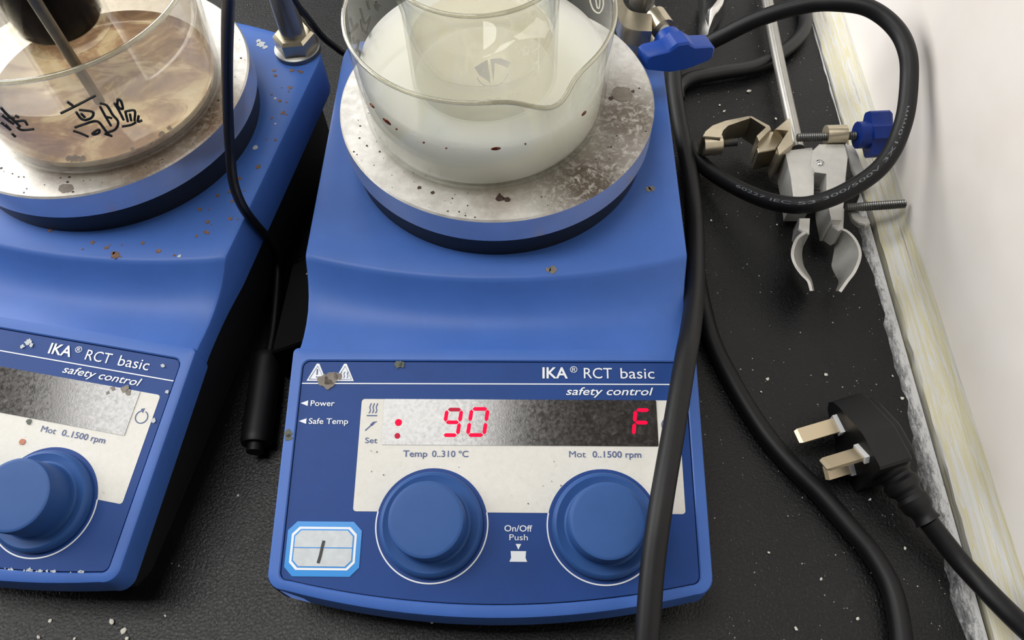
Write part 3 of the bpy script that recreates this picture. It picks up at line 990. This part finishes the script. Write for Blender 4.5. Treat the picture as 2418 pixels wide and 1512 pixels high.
panel_spatter(stirrer, [(-36 + rnd.uniform(-12, 90), rnd.uniform(27, 49), rnd.choice((.15, .2, .3))) for _ in range(14)], M['grime'], 9, HF + .14)

# left stirrer: rust spots on the deck, drips on the panel
sp = [(rnd.uniform(58, 77), rnd.uniform(146, 258), rnd.choice((.4, .5, .7, .9, 1.1))) for _ in range(46)]
sp = [s for s in sp if math.hypot(s[0], s[1] - 204.5) > 69]
sp += [(rnd.uniform(-20, 72), rnd.uniform(131, 140), rnd.choice((.4, .6, .9))) for _ in range(10)] + [(33, 131.6, 1.9), (50, 137, 1.0)]
spatter(stirrer_b, sp, 58.5, M['rust'], seed=12)
spatter(stirrer_b, [(46, 268, 2.2), (49, 266, 1.2), (44, 270, 1.4), (69, 200, 1.2), (67, 232, .8), (60, 136, .8), (73, 216, .6)], 58.5, M['pale'], seed=13)
fl = []
for k in range(50):
    a = rnd.uniform(math.pi * 1.3, math.pi * 2.2)
    r_ = rnd.uniform(56, 66)
    fl.append((r_ * math.cos(a), 204.5 + r_ * math.sin(a), rnd.choice((.15, .2, .3, .5))))
spatter(stirrer_b, fl, 83.3, M['burn'], seed=14)
spatter(stirrer_b, [(17.5, 144.2, 3.0)], 83.3, M['grime'], seed=15, squash=.75)
panel_spatter(stirrer_b, [(57, 68.3, 1.6), (58.6, 67.0, 1.2), (52, 67.5, .9), (50.5, 65.5, .7)], M['grime'], 16, HF + .36)
panel_spatter(stirrer_b, [(24, 41.0, 1.2)], plain('orange_drop', rgb(176, 104, 76), .4), 17, HF + .3, .1)
panel_spatter(stirrer_b, [(23.5, 49.0, 1.1)], M['olive'], 18, HF + .36, .3)
panel_spatter(stirrer_b, [(x, 1.3 - 7.5 * (1 - (x / 72.5) ** 2) - .1 + rnd.uniform(-.3, .3), rnd.choice((.25, .35, .5, .7))) for x in [rnd.uniform(22, 66) for _ in range(26)]], M['pale'], 19, HF + .2)
panel_spatter(stirrer_b, [(9.5, 80.0, 1.3), (11.5, 79.0, .9), (8.0, 77.8, .8), (68.5, 80, .9), (74.0, 70, .8), (72.6, 58, .9)], M['pale'], 20, HF + .3)


# ------------------------------------------------------------------ glassware
def dish(name_, label, c, prof_out, wall_t, spout=None, mat=M['glass'], rimr=0.9, n=144, cat='dish'):
    """open glass vessel; prof_out = outer (r, z) from base edge to rim; spout = (angle deg, reach, half width deg, drop)"""
    z0 = prof_out[0][1]
    t = thing(name_, label, cat, (c[0], c[1], z0))
    outer = [(0, z0)] + prof_out
    inner = [(max(0.1, r - wall_t), max(z, z0 + wall_t * 1.3)) for r, z in reversed(prof_out)]
    inner = [p for i, p in enumerate(inner) if i == 0 or abs(p[1] - inner[i - 1][1]) + abs(p[0] - inner[i - 1][0]) > .05] + [(0, z0 + wall_t * 1.3)]
    V, F = lathe(outer + inner, n, c)
    zt = prof_out[-1][1]

    def push(x, y, z):
        if not spout:
            return (x, y, z)
        a0, reach, hw_, drop = spout
        a = math.degrees(math.atan2(y - c[1], x - c[0]))
        d = (a - a0 + 180) % 360 - 180
        if abs(d) > hw_ * 1.6 or z < zt - 14:
            return (x, y, z)
        w = math.exp(-(d / (hw_ * .62)) ** 2) * max(0, (z - (zt - 14)) / 14) ** 1.6
        r_ = math.hypot(x - c[0], y - c[1])
        k = (r_ + reach * w) / r_
        return (c[0] + (x - c[0]) * k, c[1] + (y - c[1]) * k, z - drop * w)
    V = [push(*p) for p in V]
    link('glass_wall', mesh_from('glass_wall', *off((V, F), (c[0], c[1], z0)), smooth=40), mat, t)
    rm = prof_out[-1][0] - wall_t / 2
    ring_pts = [push(c[0] + rm * math.cos(2 * math.pi * i / n), c[1] + rm * math.sin(2 * math.pi * i / n), zt) for i in range(n)]
    ring_pts.append(ring_pts[0])
    link('rim', mesh_from('rim', *off(tube(ring_pts, rimr, 10, 1, caps=False), (c[0], c[1], z0)), smooth=60), M['glass_rim'], t)
    return t


def wrap(vf, c, R, th0, z0, base):
    """bend flat lettering (x along, y up) round a vertical glass wall"""
    V = []
    for (x, y, h) in vf[0]:
        a = math.radians(th0) + x / R
        V.append((c[0] + (R + h) * math.cos(a) - base[0], c[1] + (R + h) * math.sin(a) - base[1], z0 + y - base[2]))
    return V, vf[1]


def hand_strokes(lines, c, Rf, base, r=0.45):
    out = []
    for ln in lines:
        pts = [(c[0] + Rf(z) * math.cos(math.radians(a)) - base[0], c[1] + Rf(z) * math.sin(math.radians(a)) - base[1], z - base[2]) for a, z in ln]
        out.append(tube(pts, r, 6, 4))
    return out


PZ = 83.8
# right: dish of cloudy water with a beaker standing in it
C2 = (-4.7, 200.0)
d2 = dish('glass_dish', 'spouted clear glass dish of cloudy water, standing on the lit stirrer', C2,
          [(44, PZ), (47.2, PZ + .5), (49.4, PZ + 2.4), (50.4, PZ + 6), (50.8, PZ + 20), (51.0, PZ + 40), (51.6, 132.2)], 1.6,
          spout=(-61.5, 6.6, 17, 2.0), rimr=0.85)
B2 = (C2[0], C2[1], PZ)
for vf in hand_strokes(DATA['hand_r'], C2, lambda z: 51.1, B2, 0.6):
    link('marker_writing', mesh_from('marker_writing', *vf), M['marker'], d2)
ov = [(31.6, 114.6), (28.4, 112.4), (23.3, 113.8), (20.0, 118.3), (20.2, 121.6), (23.2, 124.0), (26.4, 122.4), (30, 118.5), (31.6, 114.6)]
link('printed_mark', mesh_from('printed_mark', *hand_strokes([ov], C2, lambda z: 51.1, B2, .3)[0]), M['etch'], d2)
link('printed_mark', mesh_from('printed_mark', *hand_strokes([[(27.5, 119), (25.5, 115.5), (23.4, 116.2), (23.5, 120), (25.6, 121)]], C2, lambda z: 51.1, B2, .28)[0]), M['etch'], d2)

WL = 108.5
water = lathe([(0, PZ + 2.4), (44, PZ + 2.4), (47.4, PZ + 3.6), (48.6, PZ + 7), (48.95, PZ + 20), (49.15, WL + .5), (48.3, WL + .05), (46, WL), (0, WL)], 96, C2)
wo = link('bath_water', mesh_from('bath_water', *water), M['milky'])
tag(wo, 'cloudy off-white water around the beaker in the spouted dish', 'water')
rnd = random.Random(21)
for (a, z, r1, r2) in ((-132.1, 111.2, 2.4, 1.05), (-82.4, 110.1, 1.9, .75), (-39.5, 109.8, 1.5, .8), (-141.7, 113.3, 1.7, .6), (-126.5, 110.6, .5, .4), (-113, 109.7, .5, .4), (-103, 109.6, .45, .35), (-70, 109.8, .4, .35)):
    ca, sa = math.cos(math.radians(a)), math.sin(math.radians(a))
    o_ = (C2[0] + 51.0 * ca - B2[0], C2[1] + 51.0 * sa - B2[1], z - B2[2])
    bl = lathe([(0, -.1), (.9, -.1), (1, .1), (.7, .4), (0, .55)], 16)
    bl = ([(p[0] * r1, p[1] * r2, p[2]) for p in bl[0]], bl[1])
    link('amber_drop', mesh_from('amber_drop', *frame_map(bl, o_, (-sa, ca, 0), (0, 0, 1), (ca, sa, 0))), M['amber'], d2)

CB = (-3.7, 192.0)
BZ = PZ + 2.6
bk = dish('beaker', 'clear glass beaker of clear liquid standing in the spouted dish', CB,
          [(23.5, BZ), (26.4, BZ + .8), (28.0, BZ + 3), (28.6, BZ + 7), (28.6, BZ + 55), (28.7, BZ + 64), (29.6, BZ + 68), (31.2, BZ + 71)], 1.3,
          spout=(188, 6.5, 20, 1.5), rimr=0.75, n=112, cat='beaker')
BB = (CB[0], CB[1], BZ)
liq = lathe([(0, BZ + 1.8), (24, BZ + 1.9), (26.4, BZ + 3.4), (27.2, BZ + 7), (27.2, 125.6), (26.6, 124.9), (24, 124.4), (18, 123.4), (12, 121.4), (7, 118.4), (3, 116.2), (0, 115.6)], 72, CB)
lo = link('beaker_liquid', mesh_from('beaker_liquid', *liq), M['broth'])
tag(lo, 'clear liquid with a stirring dimple inside the beaker', 'liquid')


def etch(vf, th, z, name='printed_mark', dr=.15):
    link(name, mesh_from(name, *wrap(vf, CB, 28.6 + dr, th, z, BB), smooth=0), M['etch'], bk)


etch(text_mesh('GG-17', 13.2, 3.6), -88, 117.6)
ring_ = annulus(0, 0, 1.75, 2.05, 0, 0, 360, 30, .05)
etch(ring_, -55.5, 137.6)
rr_ = text_mesh('R', 1.5, 2.0)
etch(([(p[0] - .75, p[1] - 1, p[2]) for p in rr_[0]], rr_[1]), -55.5, 137.6)
etch(prism([(-6.2, 1.5), (-1.5, 4.6), (-.8, -5.8), (-4.6, -2.2)], 0, .05), -80, 134)
etch(prism([(-.5, 4.6), (3.2, 4.4), (6.6, 1.5), (5.4, -.4), (2.8, 1.6), (1.0, 2.8), (.2, -5.6)], 0, .05), -80, 134)
etch(annulus(0, 0, 5.3, 5.7, 0, 190, 350, 30, .05), -80, 132)
etch(stroke([(0, 0), (0, 31)], .3, 0, .05), -42.5, 110.2)
for k in range(5):
    etch(stroke([(-3.5 if k % 2 == 0 else -2.0, 0), (0, 0)], .3, 0, .05), -42.5, 112 + k * 6)

# left: shallow bath with rusty sediment
C1 = (-169.0, 207.5)


def RZ(z):
    return 49.3 + (z - 92) * (52.6 - 49.3) / 44


d1 = dish('glass_dish', 'clear glass bath with handwriting and rust-brown sediment on the unlit stirrer', C1,
          [(43.5, PZ), (46.8, PZ + .8), (48.5, PZ + 3), (49.2, PZ + 7), (RZ(105), 105), (RZ(120), 120), (RZ(136.3), 136.3)], 1.8, mat=M['glass_hazy'], rimr=1.0)
B1 = (C1[0], C1[1], PZ)
for vf in hand_strokes(DATA['hand_l'], C1, lambda z: RZ(z) + .1, B1, 0.5):
    link('marker_writing', mesh_from('marker_writing', *vf), M['marker'], d1)
sed = lathe([(0, PZ + 2.5), (44, PZ + 2.5), (46.0, PZ + 4), (46.9, PZ + 7), (46.9, PZ + 7.4), (45.6, PZ + 4.6), (43.5, PZ + 3.2), (0, PZ + 3.2)], 96, C1)
link('sediment', mesh_from('sediment', *off(sed, B1)), M['sediment'], d1)
spatter(d1, [(math.cos(math.radians(a)) * 41 , math.sin(math.radians(a)) * 41, r) for a, r in ((-92, 2.0), (-88, 1.5), (-96, 1.2), (-42, 1.4), (-36, 1.1), (-60, .8))], 3.2, M['burn'], seed=31)
w1 = lathe([(0, PZ + 3.5), (43, PZ + 3.6), (45.0, PZ + 5.2), (46.2, PZ + 8.0), (RZ(105) - 2.1, 105), (RZ(116) - 2.1, 116.8), (RZ(116) - 3, 116.2), (46, 116), (0, 116)], 96, C1)
tag(link('bath_water', mesh_from('bath_water', *w1), M['murky']), 'brownish water in the glass bath with handwriting', 'water')

# vial of black liquid dipping into the bath, and the metal probe beside it
CV = (-174.0, 211.5)
vz = 112.5
vial = thing('glass_vial', 'glass vial of black liquid dipping into the brown bath', 'vial', (CV[0], CV[1], vz))
VB = (CV[0], CV[1], vz)
link('glass_wall', mesh_from('glass_wall', *off(lathe([(0, vz), (14.5, vz), (17.4, vz + 1.4), (18.4, vz + 5), (18.4, 215), (16.8, 215), (16.8, vz + 8), (15.5, vz + 6.4), (0, vz + 6)], 64, CV), VB)), M['glass_vial'], vial)
link('black_liquid', mesh_from('black_liquid', *off(lathe([(0, vz + 6.2), (15.2, vz + 6.6), (16.5, vz + 8.4), (16.7, vz + 12), (16.7, 195), (0, 195)], 64, CV), VB)), M['blackliq'], vial)
tag(link('metal_probe', mesh_from('metal_probe', *rod((-157.5, 182.5, 103), (-139.5, 156.5, 208), 2.0)), M['probe']),
    'thin grey metal probe slanting into the brown bath before the vial', 'probe')

# ------------------------------------------------------------------ cables
DATA['cable_a'] += [(50, -50, 28), (52, -88, 10), (62, -135, 4.3), (84, -200, 4.3)]
DATA['cable_c'] += [(146, -60, 4.2), (150, -120, 4.2), (160, -200, 4.2)]
DATA['cable_d'] = DATA['cable_d'][:-3] + [(184, 366, 5), (184, 395, 5), (180, 440, 5)]
DATA['cable_e'] += [(192, -50, 40), (184, -110, 22), (176, -170, 5), (172, -220, 4.2)]
LOOP = DATA['cable_b'] + [(99.8, 225, 4.3), (97.2, 195, 4.3), (96.2, 165, 4.3)] + DATA['cable_c']
tag(link('power_cable', mesh_from('power_cable', *tube(DATA['cable_a'], 4.1, 20, 8)), M['rubber']),
    'thick black cable crossing over the right knob of the lit stirrer', 'cable')
lb = thing('power_cable', 'thick black cable looping against the white wall, then snaking past the plug prongs', 'cable', (102, 250, 0))
link('sheath', mesh_from('sheath', *off(tube(LOOP, 4.1, 20, 8), (102, 250, 0))), M['rubber'], lb)
tag(link('power_cable', mesh_from('power_cable', *tube(DATA['cable_d'], 4.1, 20, 8)), M['cord']),
    'dark cable curving on the bench behind the blue wing knob', 'cable')
ph = thing('probe_handle', 'thin black cord hanging over the unlit stirrer to a black tubular handle', 'probe', (-104, 97, 0))
PH = (-104, 97, 0)
(ax, ay, az), (bx, by, bz) = DATA['handle']
link('cord', mesh_from('cord', *off(tube(DATA['cord_f'], 2.05, 14, 8), PH)), M['cord'], ph)
link('handle', mesh_from('handle', *off(tube([(ax, ay, az), (ax + (bx - ax) * .5, ay + (by - ay) * .5, az), (bx, by, bz)], lambda t: 6.6 if .02 < t < .96 else 6.0, 28, 12), PH)), M['plug'], ph)
link('end_cap', mesh_from('end_cap', *off(rod((bx, by, bz), (bx + .2, by - 3.5, bz), 3.6, 20), PH)), M['plug'], ph)
tag(link('thin_cord', mesh_from('thin_cord', *tube(DATA['cord_g'], 1.75, 12, 8)), M['cord']),
    'thin black cord running past the hex nut behind the lit stirrer', 'cord')
ad = thing('black_box', 'black box in the dark gap between the two stirrers', 'box', (-89, 138, 0))
aq = DATA['adapter']
link('case', mesh_from('case', *off(prism(aq, 0, 25, bevel=1.0), (-89, 138, 0))), M['darkbox'], ad)
tm = text_mesh('M', 4.2, 4.4)
link('lettering', mesh_from('lettering', *frame_map(([(p[0], p[1], 0) for p in tm[0]], tm[1]), (-88.5 + 89 + 3.4, 152 - 138, 25.1), (0, 1, 0), (-1, 0.1, 0), (0, 0, 1)), smooth=0), M['speck'], ad)

# printed marking along the loop: pale dashes like worn lettering
loop_pts = smooth_path(DATA['cable_b'], 8)


def cable_print(s, i0, i1, roll):
    vf = text_mesh(s, 1.0, 1.5)
    L = [0.0]
    for i in range(i0, i1):
        L.append(L[-1] + (loop_pts[i + 1] - loop_pts[i]).length)
    tot = L[-1]
    V = []
    camp = Vector((14.97, -50.54, 318.97))
    for (x, y, _) in vf[0]:
        d = (1 - x) * tot
        k = 0
        while k < len(L) - 2 and L[k + 1] < d:
            k += 1
        f = (d - L[k]) / max(1e-6, L[k + 1] - L[k])
        P = loop_pts[i0 + k].lerp(loop_pts[i0 + k + 1], f)
        T = (loop_pts[i0 + k] - loop_pts[i0 + k + 1]).normalized()
        upv = Vector(roll)
        N = (upv - T * upv.dot(T)).normalized()
        Bn = N.cross(T)
        a = (y - 0.75) / 4.15
        V.append(tuple(P + (N * math.cos(a) + Bn * math.sin(a)) * 4.18))
    return V, vf[1]


vf = cable_print('60227 IEC 53 300/500V 3X1.0mm', 88, 156, (-0.35, -0.45, 1))
link('lettering', mesh_from('lettering', *off(vf, (102, 250, 0)), smooth=0), M['faint'], lb)

# ------------------------------------------------------------------ plug with its cord
PL = (150, 74, 0)
pl = thing('mains_plug', 'black three-pin plug with its cord, prongs pointing at the stirrers', 'plug', PL)
o2 = Vector((147.6, 73.2, 0))
df_ = Vector((0.25, -0.968, 0))
dp_ = Vector((0.955, 0.296, 0))
prof = [(15, 27), (14, 28), (1, 28), (-1, 27.6), (-16, 20.6), (-19.5, 18), (-21, 14.5), (-19.5, 11), (-16, 8.4), (-1, 1.4), (1, 1), (14, 1), (15, 2)]
body = prism(prof, 0, 14.5, bevel=1.0)
link('body', mesh_from('body', *off(frame_map(body, o2, df_, (0, 0, 1), dp_), PL), smooth=25), M['plug'], pl)
back = prism([(a * .82 - .5, 14.5 + (z - 14.5) * .82) for a, z in prof], 14.5, 18.5, bevel=1.2)
link('back_cover', mesh_from('back_cover', *off(frame_map(back, o2, df_, (0, 0, 1), dp_), PL), smooth=25), M['plug'], pl)


def pin(s, z, ang, L=19):
    w, t_ = 3.2, .8
    ca, sa = math.cos(ang), math.sin(ang)
    ex = df_ * ca + Vector((0, 0, 1)) * sa
    ey = -df_ * sa + Vector((0, 0, 1)) * ca
    o_ = o2 + df_ * s + Vector((0, 0, z))
    blade = prism([(-w, -t_), (w, -t_), (w, t_), (-w, t_)], 0, L - 1.5)
    tip = loops([[(-w, -t_, L - 1.5), (w, -t_, L - 1.5), (w, t_, L - 1.5), (-w, t_, L - 1.5)], [(-w * .85, -t_ * .4, L), (w * .85, -t_ * .4, L), (w * .85, t_ * .4, L), (-w * .85, t_ * .4, L)]])
    tip = (tip[0], tip[1] + [(4, 5, 6, 7)])
    pn = link('pin', mesh_from('pin', *off(frame_map(join(blade, tip), o_, ex, ey, -dp_), PL), smooth=0), M['brass'], pl)
    colr = prism([(-w - .9, -t_ - .9), (w + .9, -t_ - .9), (w + .9, t_ + .9), (-w - .9, t_ + .9)], 0, 2.0)
    link('pin_collar', mesh_from('pin_collar', *off(frame_map(colr, o_, ex, ey, -dp_), PL), smooth=0), M['collar'], pn)


pin(-10.5, 14.5, 0.0, 20)
pin(5.5, 21.5, math.radians(28), 18)
pin(5.5, 8.5, math.radians(-28), 13)
st = DATA['strain']
pts = smooth_path(st, 5)
m_ = len(pts) - 1
link('strain_relief', mesh_from('strain_relief', *off(tube([tuple(p) for p in pts], lambda t: (8.6 - 3.4 * t) * (1.0 if int(t * m_) % 5 < 3 else .82), 20, 1), PL), smooth=30), M['plug'], pl)
link('cord', mesh_from('cord', *off(tube(DATA['cable_e'], 3.9, 20, 8), PL)), M['rubber'], pl)

# ------------------------------------------------------------------ clamp lying on the bench
CL = (160, 220, 0)
cl = thing('lab_clamp', 'metal laboratory clamp with long rod lying on the bench by the wall', 'clamp', CL)


def cpart(name, vf, mat, smooth=35, parent=None):
    return link(name, mesh_from(name, *off(vf, CL), smooth=smooth), mat, parent or cl)


cpart('rod', tube(DATA['clamp_rod'], 3.4, 20, 4), M['rodbright'])


def closed(vf):
    return vf


cpart('side_plate', prism(DATA['plate_l'], 5, 22, bevel=.35), M['steel'])
pr_ = cpart('side_plate', prism(DATA['plate_r'], 7, 24, bevel=.35), M['steel'])
rx, ry = DATA['rivet'][0]
cpart('rivet', lathe([(0, 23.8), (2.0, 23.8), (1.9, 24.5), (1.2, 25.0), (0, 25.2)], 20, (rx, ry)), M['chrome'], parent=pr_)
cpart('spring', tube([(159.5 + 2.0 * math.cos(k * .9), 202 + k * .35, 13 + 2.0 * math.sin(k * .9)) for k in range(34)], .5, 6, 2), M['zinc'])
cpart('neck', prism(DATA['neck_l'], 8, 18, bevel=.6), M['steel'])
cpart('neck', prism(DATA['neck_r'], 8, 20, bevel=.6), M['steel'])


def jaw(top_, bot_, zt_, zb_, th=1.0):
    """curved sheet between an upper and a lower edge, with thickness"""
    n = len(top_)
    T_ = smooth_path([(x, y, zt_) for x, y in top_], 5)
    B_ = smooth_path([(x, y, zb_) for x, y in bot_], 5)
    m2 = len(T_)
    rows = 5
    V, F = [], []
    for side in (0, 1):
        for k in range(rows):
            f = k / (rows - 1)
            for i in range(m2):
                p = T_[i].lerp(B_[i], f)
                a = T_[max(0, i - 1)]
                c_ = T_[min(m2 - 1, i + 1)]
                d = (c_ - a)
                nrm = Vector((d.y, -d.x, 0)).normalized()
                V.append(tuple(p + nrm * (th * side)))

    def idx(s_, k, i):
        return s_ * rows * m2 + k * m2 + i
    for s_ in (0, 1):
        for k in range(rows - 1):
            for i in range(m2 - 1):
                F.append((idx(s_, k, i), idx(s_, k, i + 1), idx(s_, k + 1, i + 1), idx(s_, k + 1, i)))
    for k in (0, rows - 1):
        for i in range(m2 - 1):
            F.append((idx(0, k, i), idx(0, k, i + 1), idx(1, k, i + 1), idx(1, k, i)))
    for i in (0, m2 - 1):
        for k in range(rows - 1):
            F.append((idx(0, k, i), idx(0, k + 1, i), idx(1, k + 1, i), idx(1, k, i)))
    return V, F


cpart('jaw', jaw(DATA['jaw_l_top'], DATA['jaw_l_bot'], 19, 6, 1.4), M['steel'], 50)
cpart('jaw', jaw(DATA['jaw_r_top'], DATA['jaw_r_bot'], 19, 5, -1.4), M['steel'], 50)
(x0, y0), (x1, y1) = DATA['screw1']
sc1 = cpart('screw', screw_thread((x0, y0, 25), (x1, y1, 25), 2.2), M['zinc'], 20)
(x0, y0), (x1, y1) = DATA['sleeve']
cpart('sleeve', join(rod((x0, y0, 25), (x1, y1, 25), 5.0, 24)), M['nickel'], parent=sc1)
(x0, y0), (x1, y1) = DATA['screw2']
cpart('screw', screw_thread((x0 - 6, y0 - .3, 15), (x1 - .6, y1, 16), 2.3), M['zinc'], 20)
cpart('lever', prism(DATA['lever'], 13, 15, bevel=.5), M['steel'])
cpart('lever', prism(DATA['tab'], 10, 13, bevel=.6), M['steel'])
ok = DATA['knob2'][0]
k2 = wing_knob(Vector((1, .05, 0)), Vector((-.04, .8, .6)), Vector((.03, -.6, .8)), (ok[0] - 160, ok[1] - 220, 26), M['wingdark'], cl, 1.1, 11.5)

BH = (125, 242, 0)
bh = thing('boss_head', 'nickel boss head with V-shaped jaws lying beside the clamp rod', 'clamp', BH)


def bpart(name, vf, mat, smooth=30, parent=None):
    return link(name, mesh_from(name, *off(vf, BH), smooth=smooth), mat, parent or bh)


bpart('arm', prism(DATA['arm'], 11, 24, bevel=.5), M['nickel'])
bpart('folded_jaw', prism(DATA['fold'], 8, 24, bevel=.4), M['nickel'])
bpart('bridge', prism(DATA['bridge'], 7, 20, bevel=.5), M['nickel'])
bpart('vee_jaw', prism(DATA['vee'], 8, 26, bevel=.5), M['nickel'])
(x0, y0), (x1, y1) = DATA['boss']
bpart('boss', rod((x0, y0, 17), (x1, y1, 17), 5.6, 24), M['nickel'])
(x0, y0), (x1, y1) = DATA['bscrew']
bpart('screw', screw_thread((x0 - 2, y0, 17), (x1, y1, 17), 2.3), M['zinc'], 20)

tag(link('clamp_prong', mesh_from('clamp_prong', *prism(DATA['prong'], 3, 17, bevel=3.2), smooth=60), M['chrome']),
    'bright chrome clamp prong lying at the far end of the bench', 'clamp')

# boss head gripping the support rod of the lit stirrer
RH = (66.5, 266.5, 76)
rh = thing('rod_clamp', 'nickel rod clamp with a large blue wing knob on the lit stirrer', 'clamp', RH)
out_, in_ = DATA['bosshead_out'], DATA['bosshead_in']
po = smooth_path([(x, y, 0) for x, y in out_], 5)
pi_ = smooth_path([(x, y, 0) for x, y in in_], 5)
ext_o = [Vector((out_[0][0] + 1, out_[0][1] + 14, 0)), Vector((out_[0][0] + .2, out_[0][1] + 7, 0))]
ext_i = [Vector((in_[0][0] + 1, in_[0][1] + 12, 0)), Vector((in_[0][0] - .2, in_[0][1] + 6, 0))]
poly = [(p.x, p.y) for p in ext_o + po] + [(p.x, p.y) for p in reversed(ext_i + pi_)]


def rpart(name, vf, mat, smooth=35):
    return link(name, mesh_from(name, *off(vf, RH), smooth=smooth), mat, rh)


nn = len(poly)
lv = [[(x, y, 77.5) for x, y in poly], [(x, y, 86) for x, y in poly]]
cxp = sum(p[0] for p in poly) / nn
Vb, Fb = loops(lv)
half = nn // 2
for i in range(half - 1):
    Fb.append((nn + i, nn + i + 1, nn + nn - 2 - i, nn + nn - 1 - i))
    Fb.append((i, nn - 1 - i, nn - 2 - i, i + 1))
rpart('body', (Vb, Fb), M['nickel'], 30)
sp_ = DATA['bhscrew']
ax_ = (Vector((sp_[3][0], sp_[3][1], 0)) - Vector((sp_[1][0], sp_[1][1], 0))).normalized()
pb = Vector((sp_[2][0], sp_[2][1], 82))
rpart('boss', tube([tuple(pb - ax_ * 5), tuple(pb + ax_ * 5)], 5.4, 24, 1), M['nickel'])
rpart('screw', tube([tuple(pb - ax_ * 14), tuple(pb + ax_ * 14)], 2.9, 16, 1), M['steel'])
kw = Vector((-ax_.y, ax_.x, 0))
ko = pb + ax_ * 9.0
wing_knob(ax_, (kw * .98 + Vector((0, 0, -.12))).normalized(), Vector((0, 0, 1)), (ko.x - RH[0], ko.y - RH[1], ko.z - RH[2] - 2), M['wing'], rh, 1.1, 17.5)

# ------------------------------------------------------------------ crumbs and dust on the bench
rnd = random.Random(41)


def crumb_mesh(seed, r):
    q = random.Random(seed)
    bm = bmesh.new()
    bmesh.ops.create_icosphere(bm, subdivisions=1, radius=1.0)
    for v in bm.verts:
        k = q.uniform(.6, 1.2)
        v.co = Vector((v.co.x * k * r * 1.2 * S, v.co.y * k * r * S, (v.co.z * k * .55 + .5) * r * S))
    zmin = min(v.co.z for v in bm.verts)
    for v in bm.verts:
        v.co.z -= zmin
    me = bpy.data.meshes.new('white_crumb')
    bm.to_mesh(me)
    bm.free()
    return me


cms = [crumb_mesh(s, 1.0) for s in range(5)]
for i, (x, y) in enumerate(DATA['crumbs']):
    o = link('white_crumb', cms[i % 5], M['crumb'])
    o.location = (x * S, y * S, 0)
    o.rotation_euler = (0, 0, rnd.uniform(0, 6))
    k = 1.25 if i in (0, 1, 8) else rnd.uniform(.5, .9)
    o.scale = (k, k * rnd.uniform(.7, 1.2), k)
    tag(o, 'tiny white crumb of dried residue on the black bench', 'crumb', 'white crumbs scattered on the bench')

V, F = [], []
for k in range(900):
    if k % 3:
        x, y = rnd.uniform(88, 186), rnd.uniform(-40, 420)
    else:
        x, y = rnd.uniform(-300, 186), rnd.uniform(-60, 420)
    r = rnd.choice((.1, .12, .15, .2, .25, .35))
    v, f = prism(blob(x, y, r, rnd, 5, .4), 0, .12)
    n0 = len(V)
    V += v
    F += [tuple(i + n0 for i in q) for q in f]
tag(link('dust', mesh_from('dust', V, F, smooth=0), M['speck']), 'fine pale dust specks scattered over the bench', 'dust', kind='stuff')
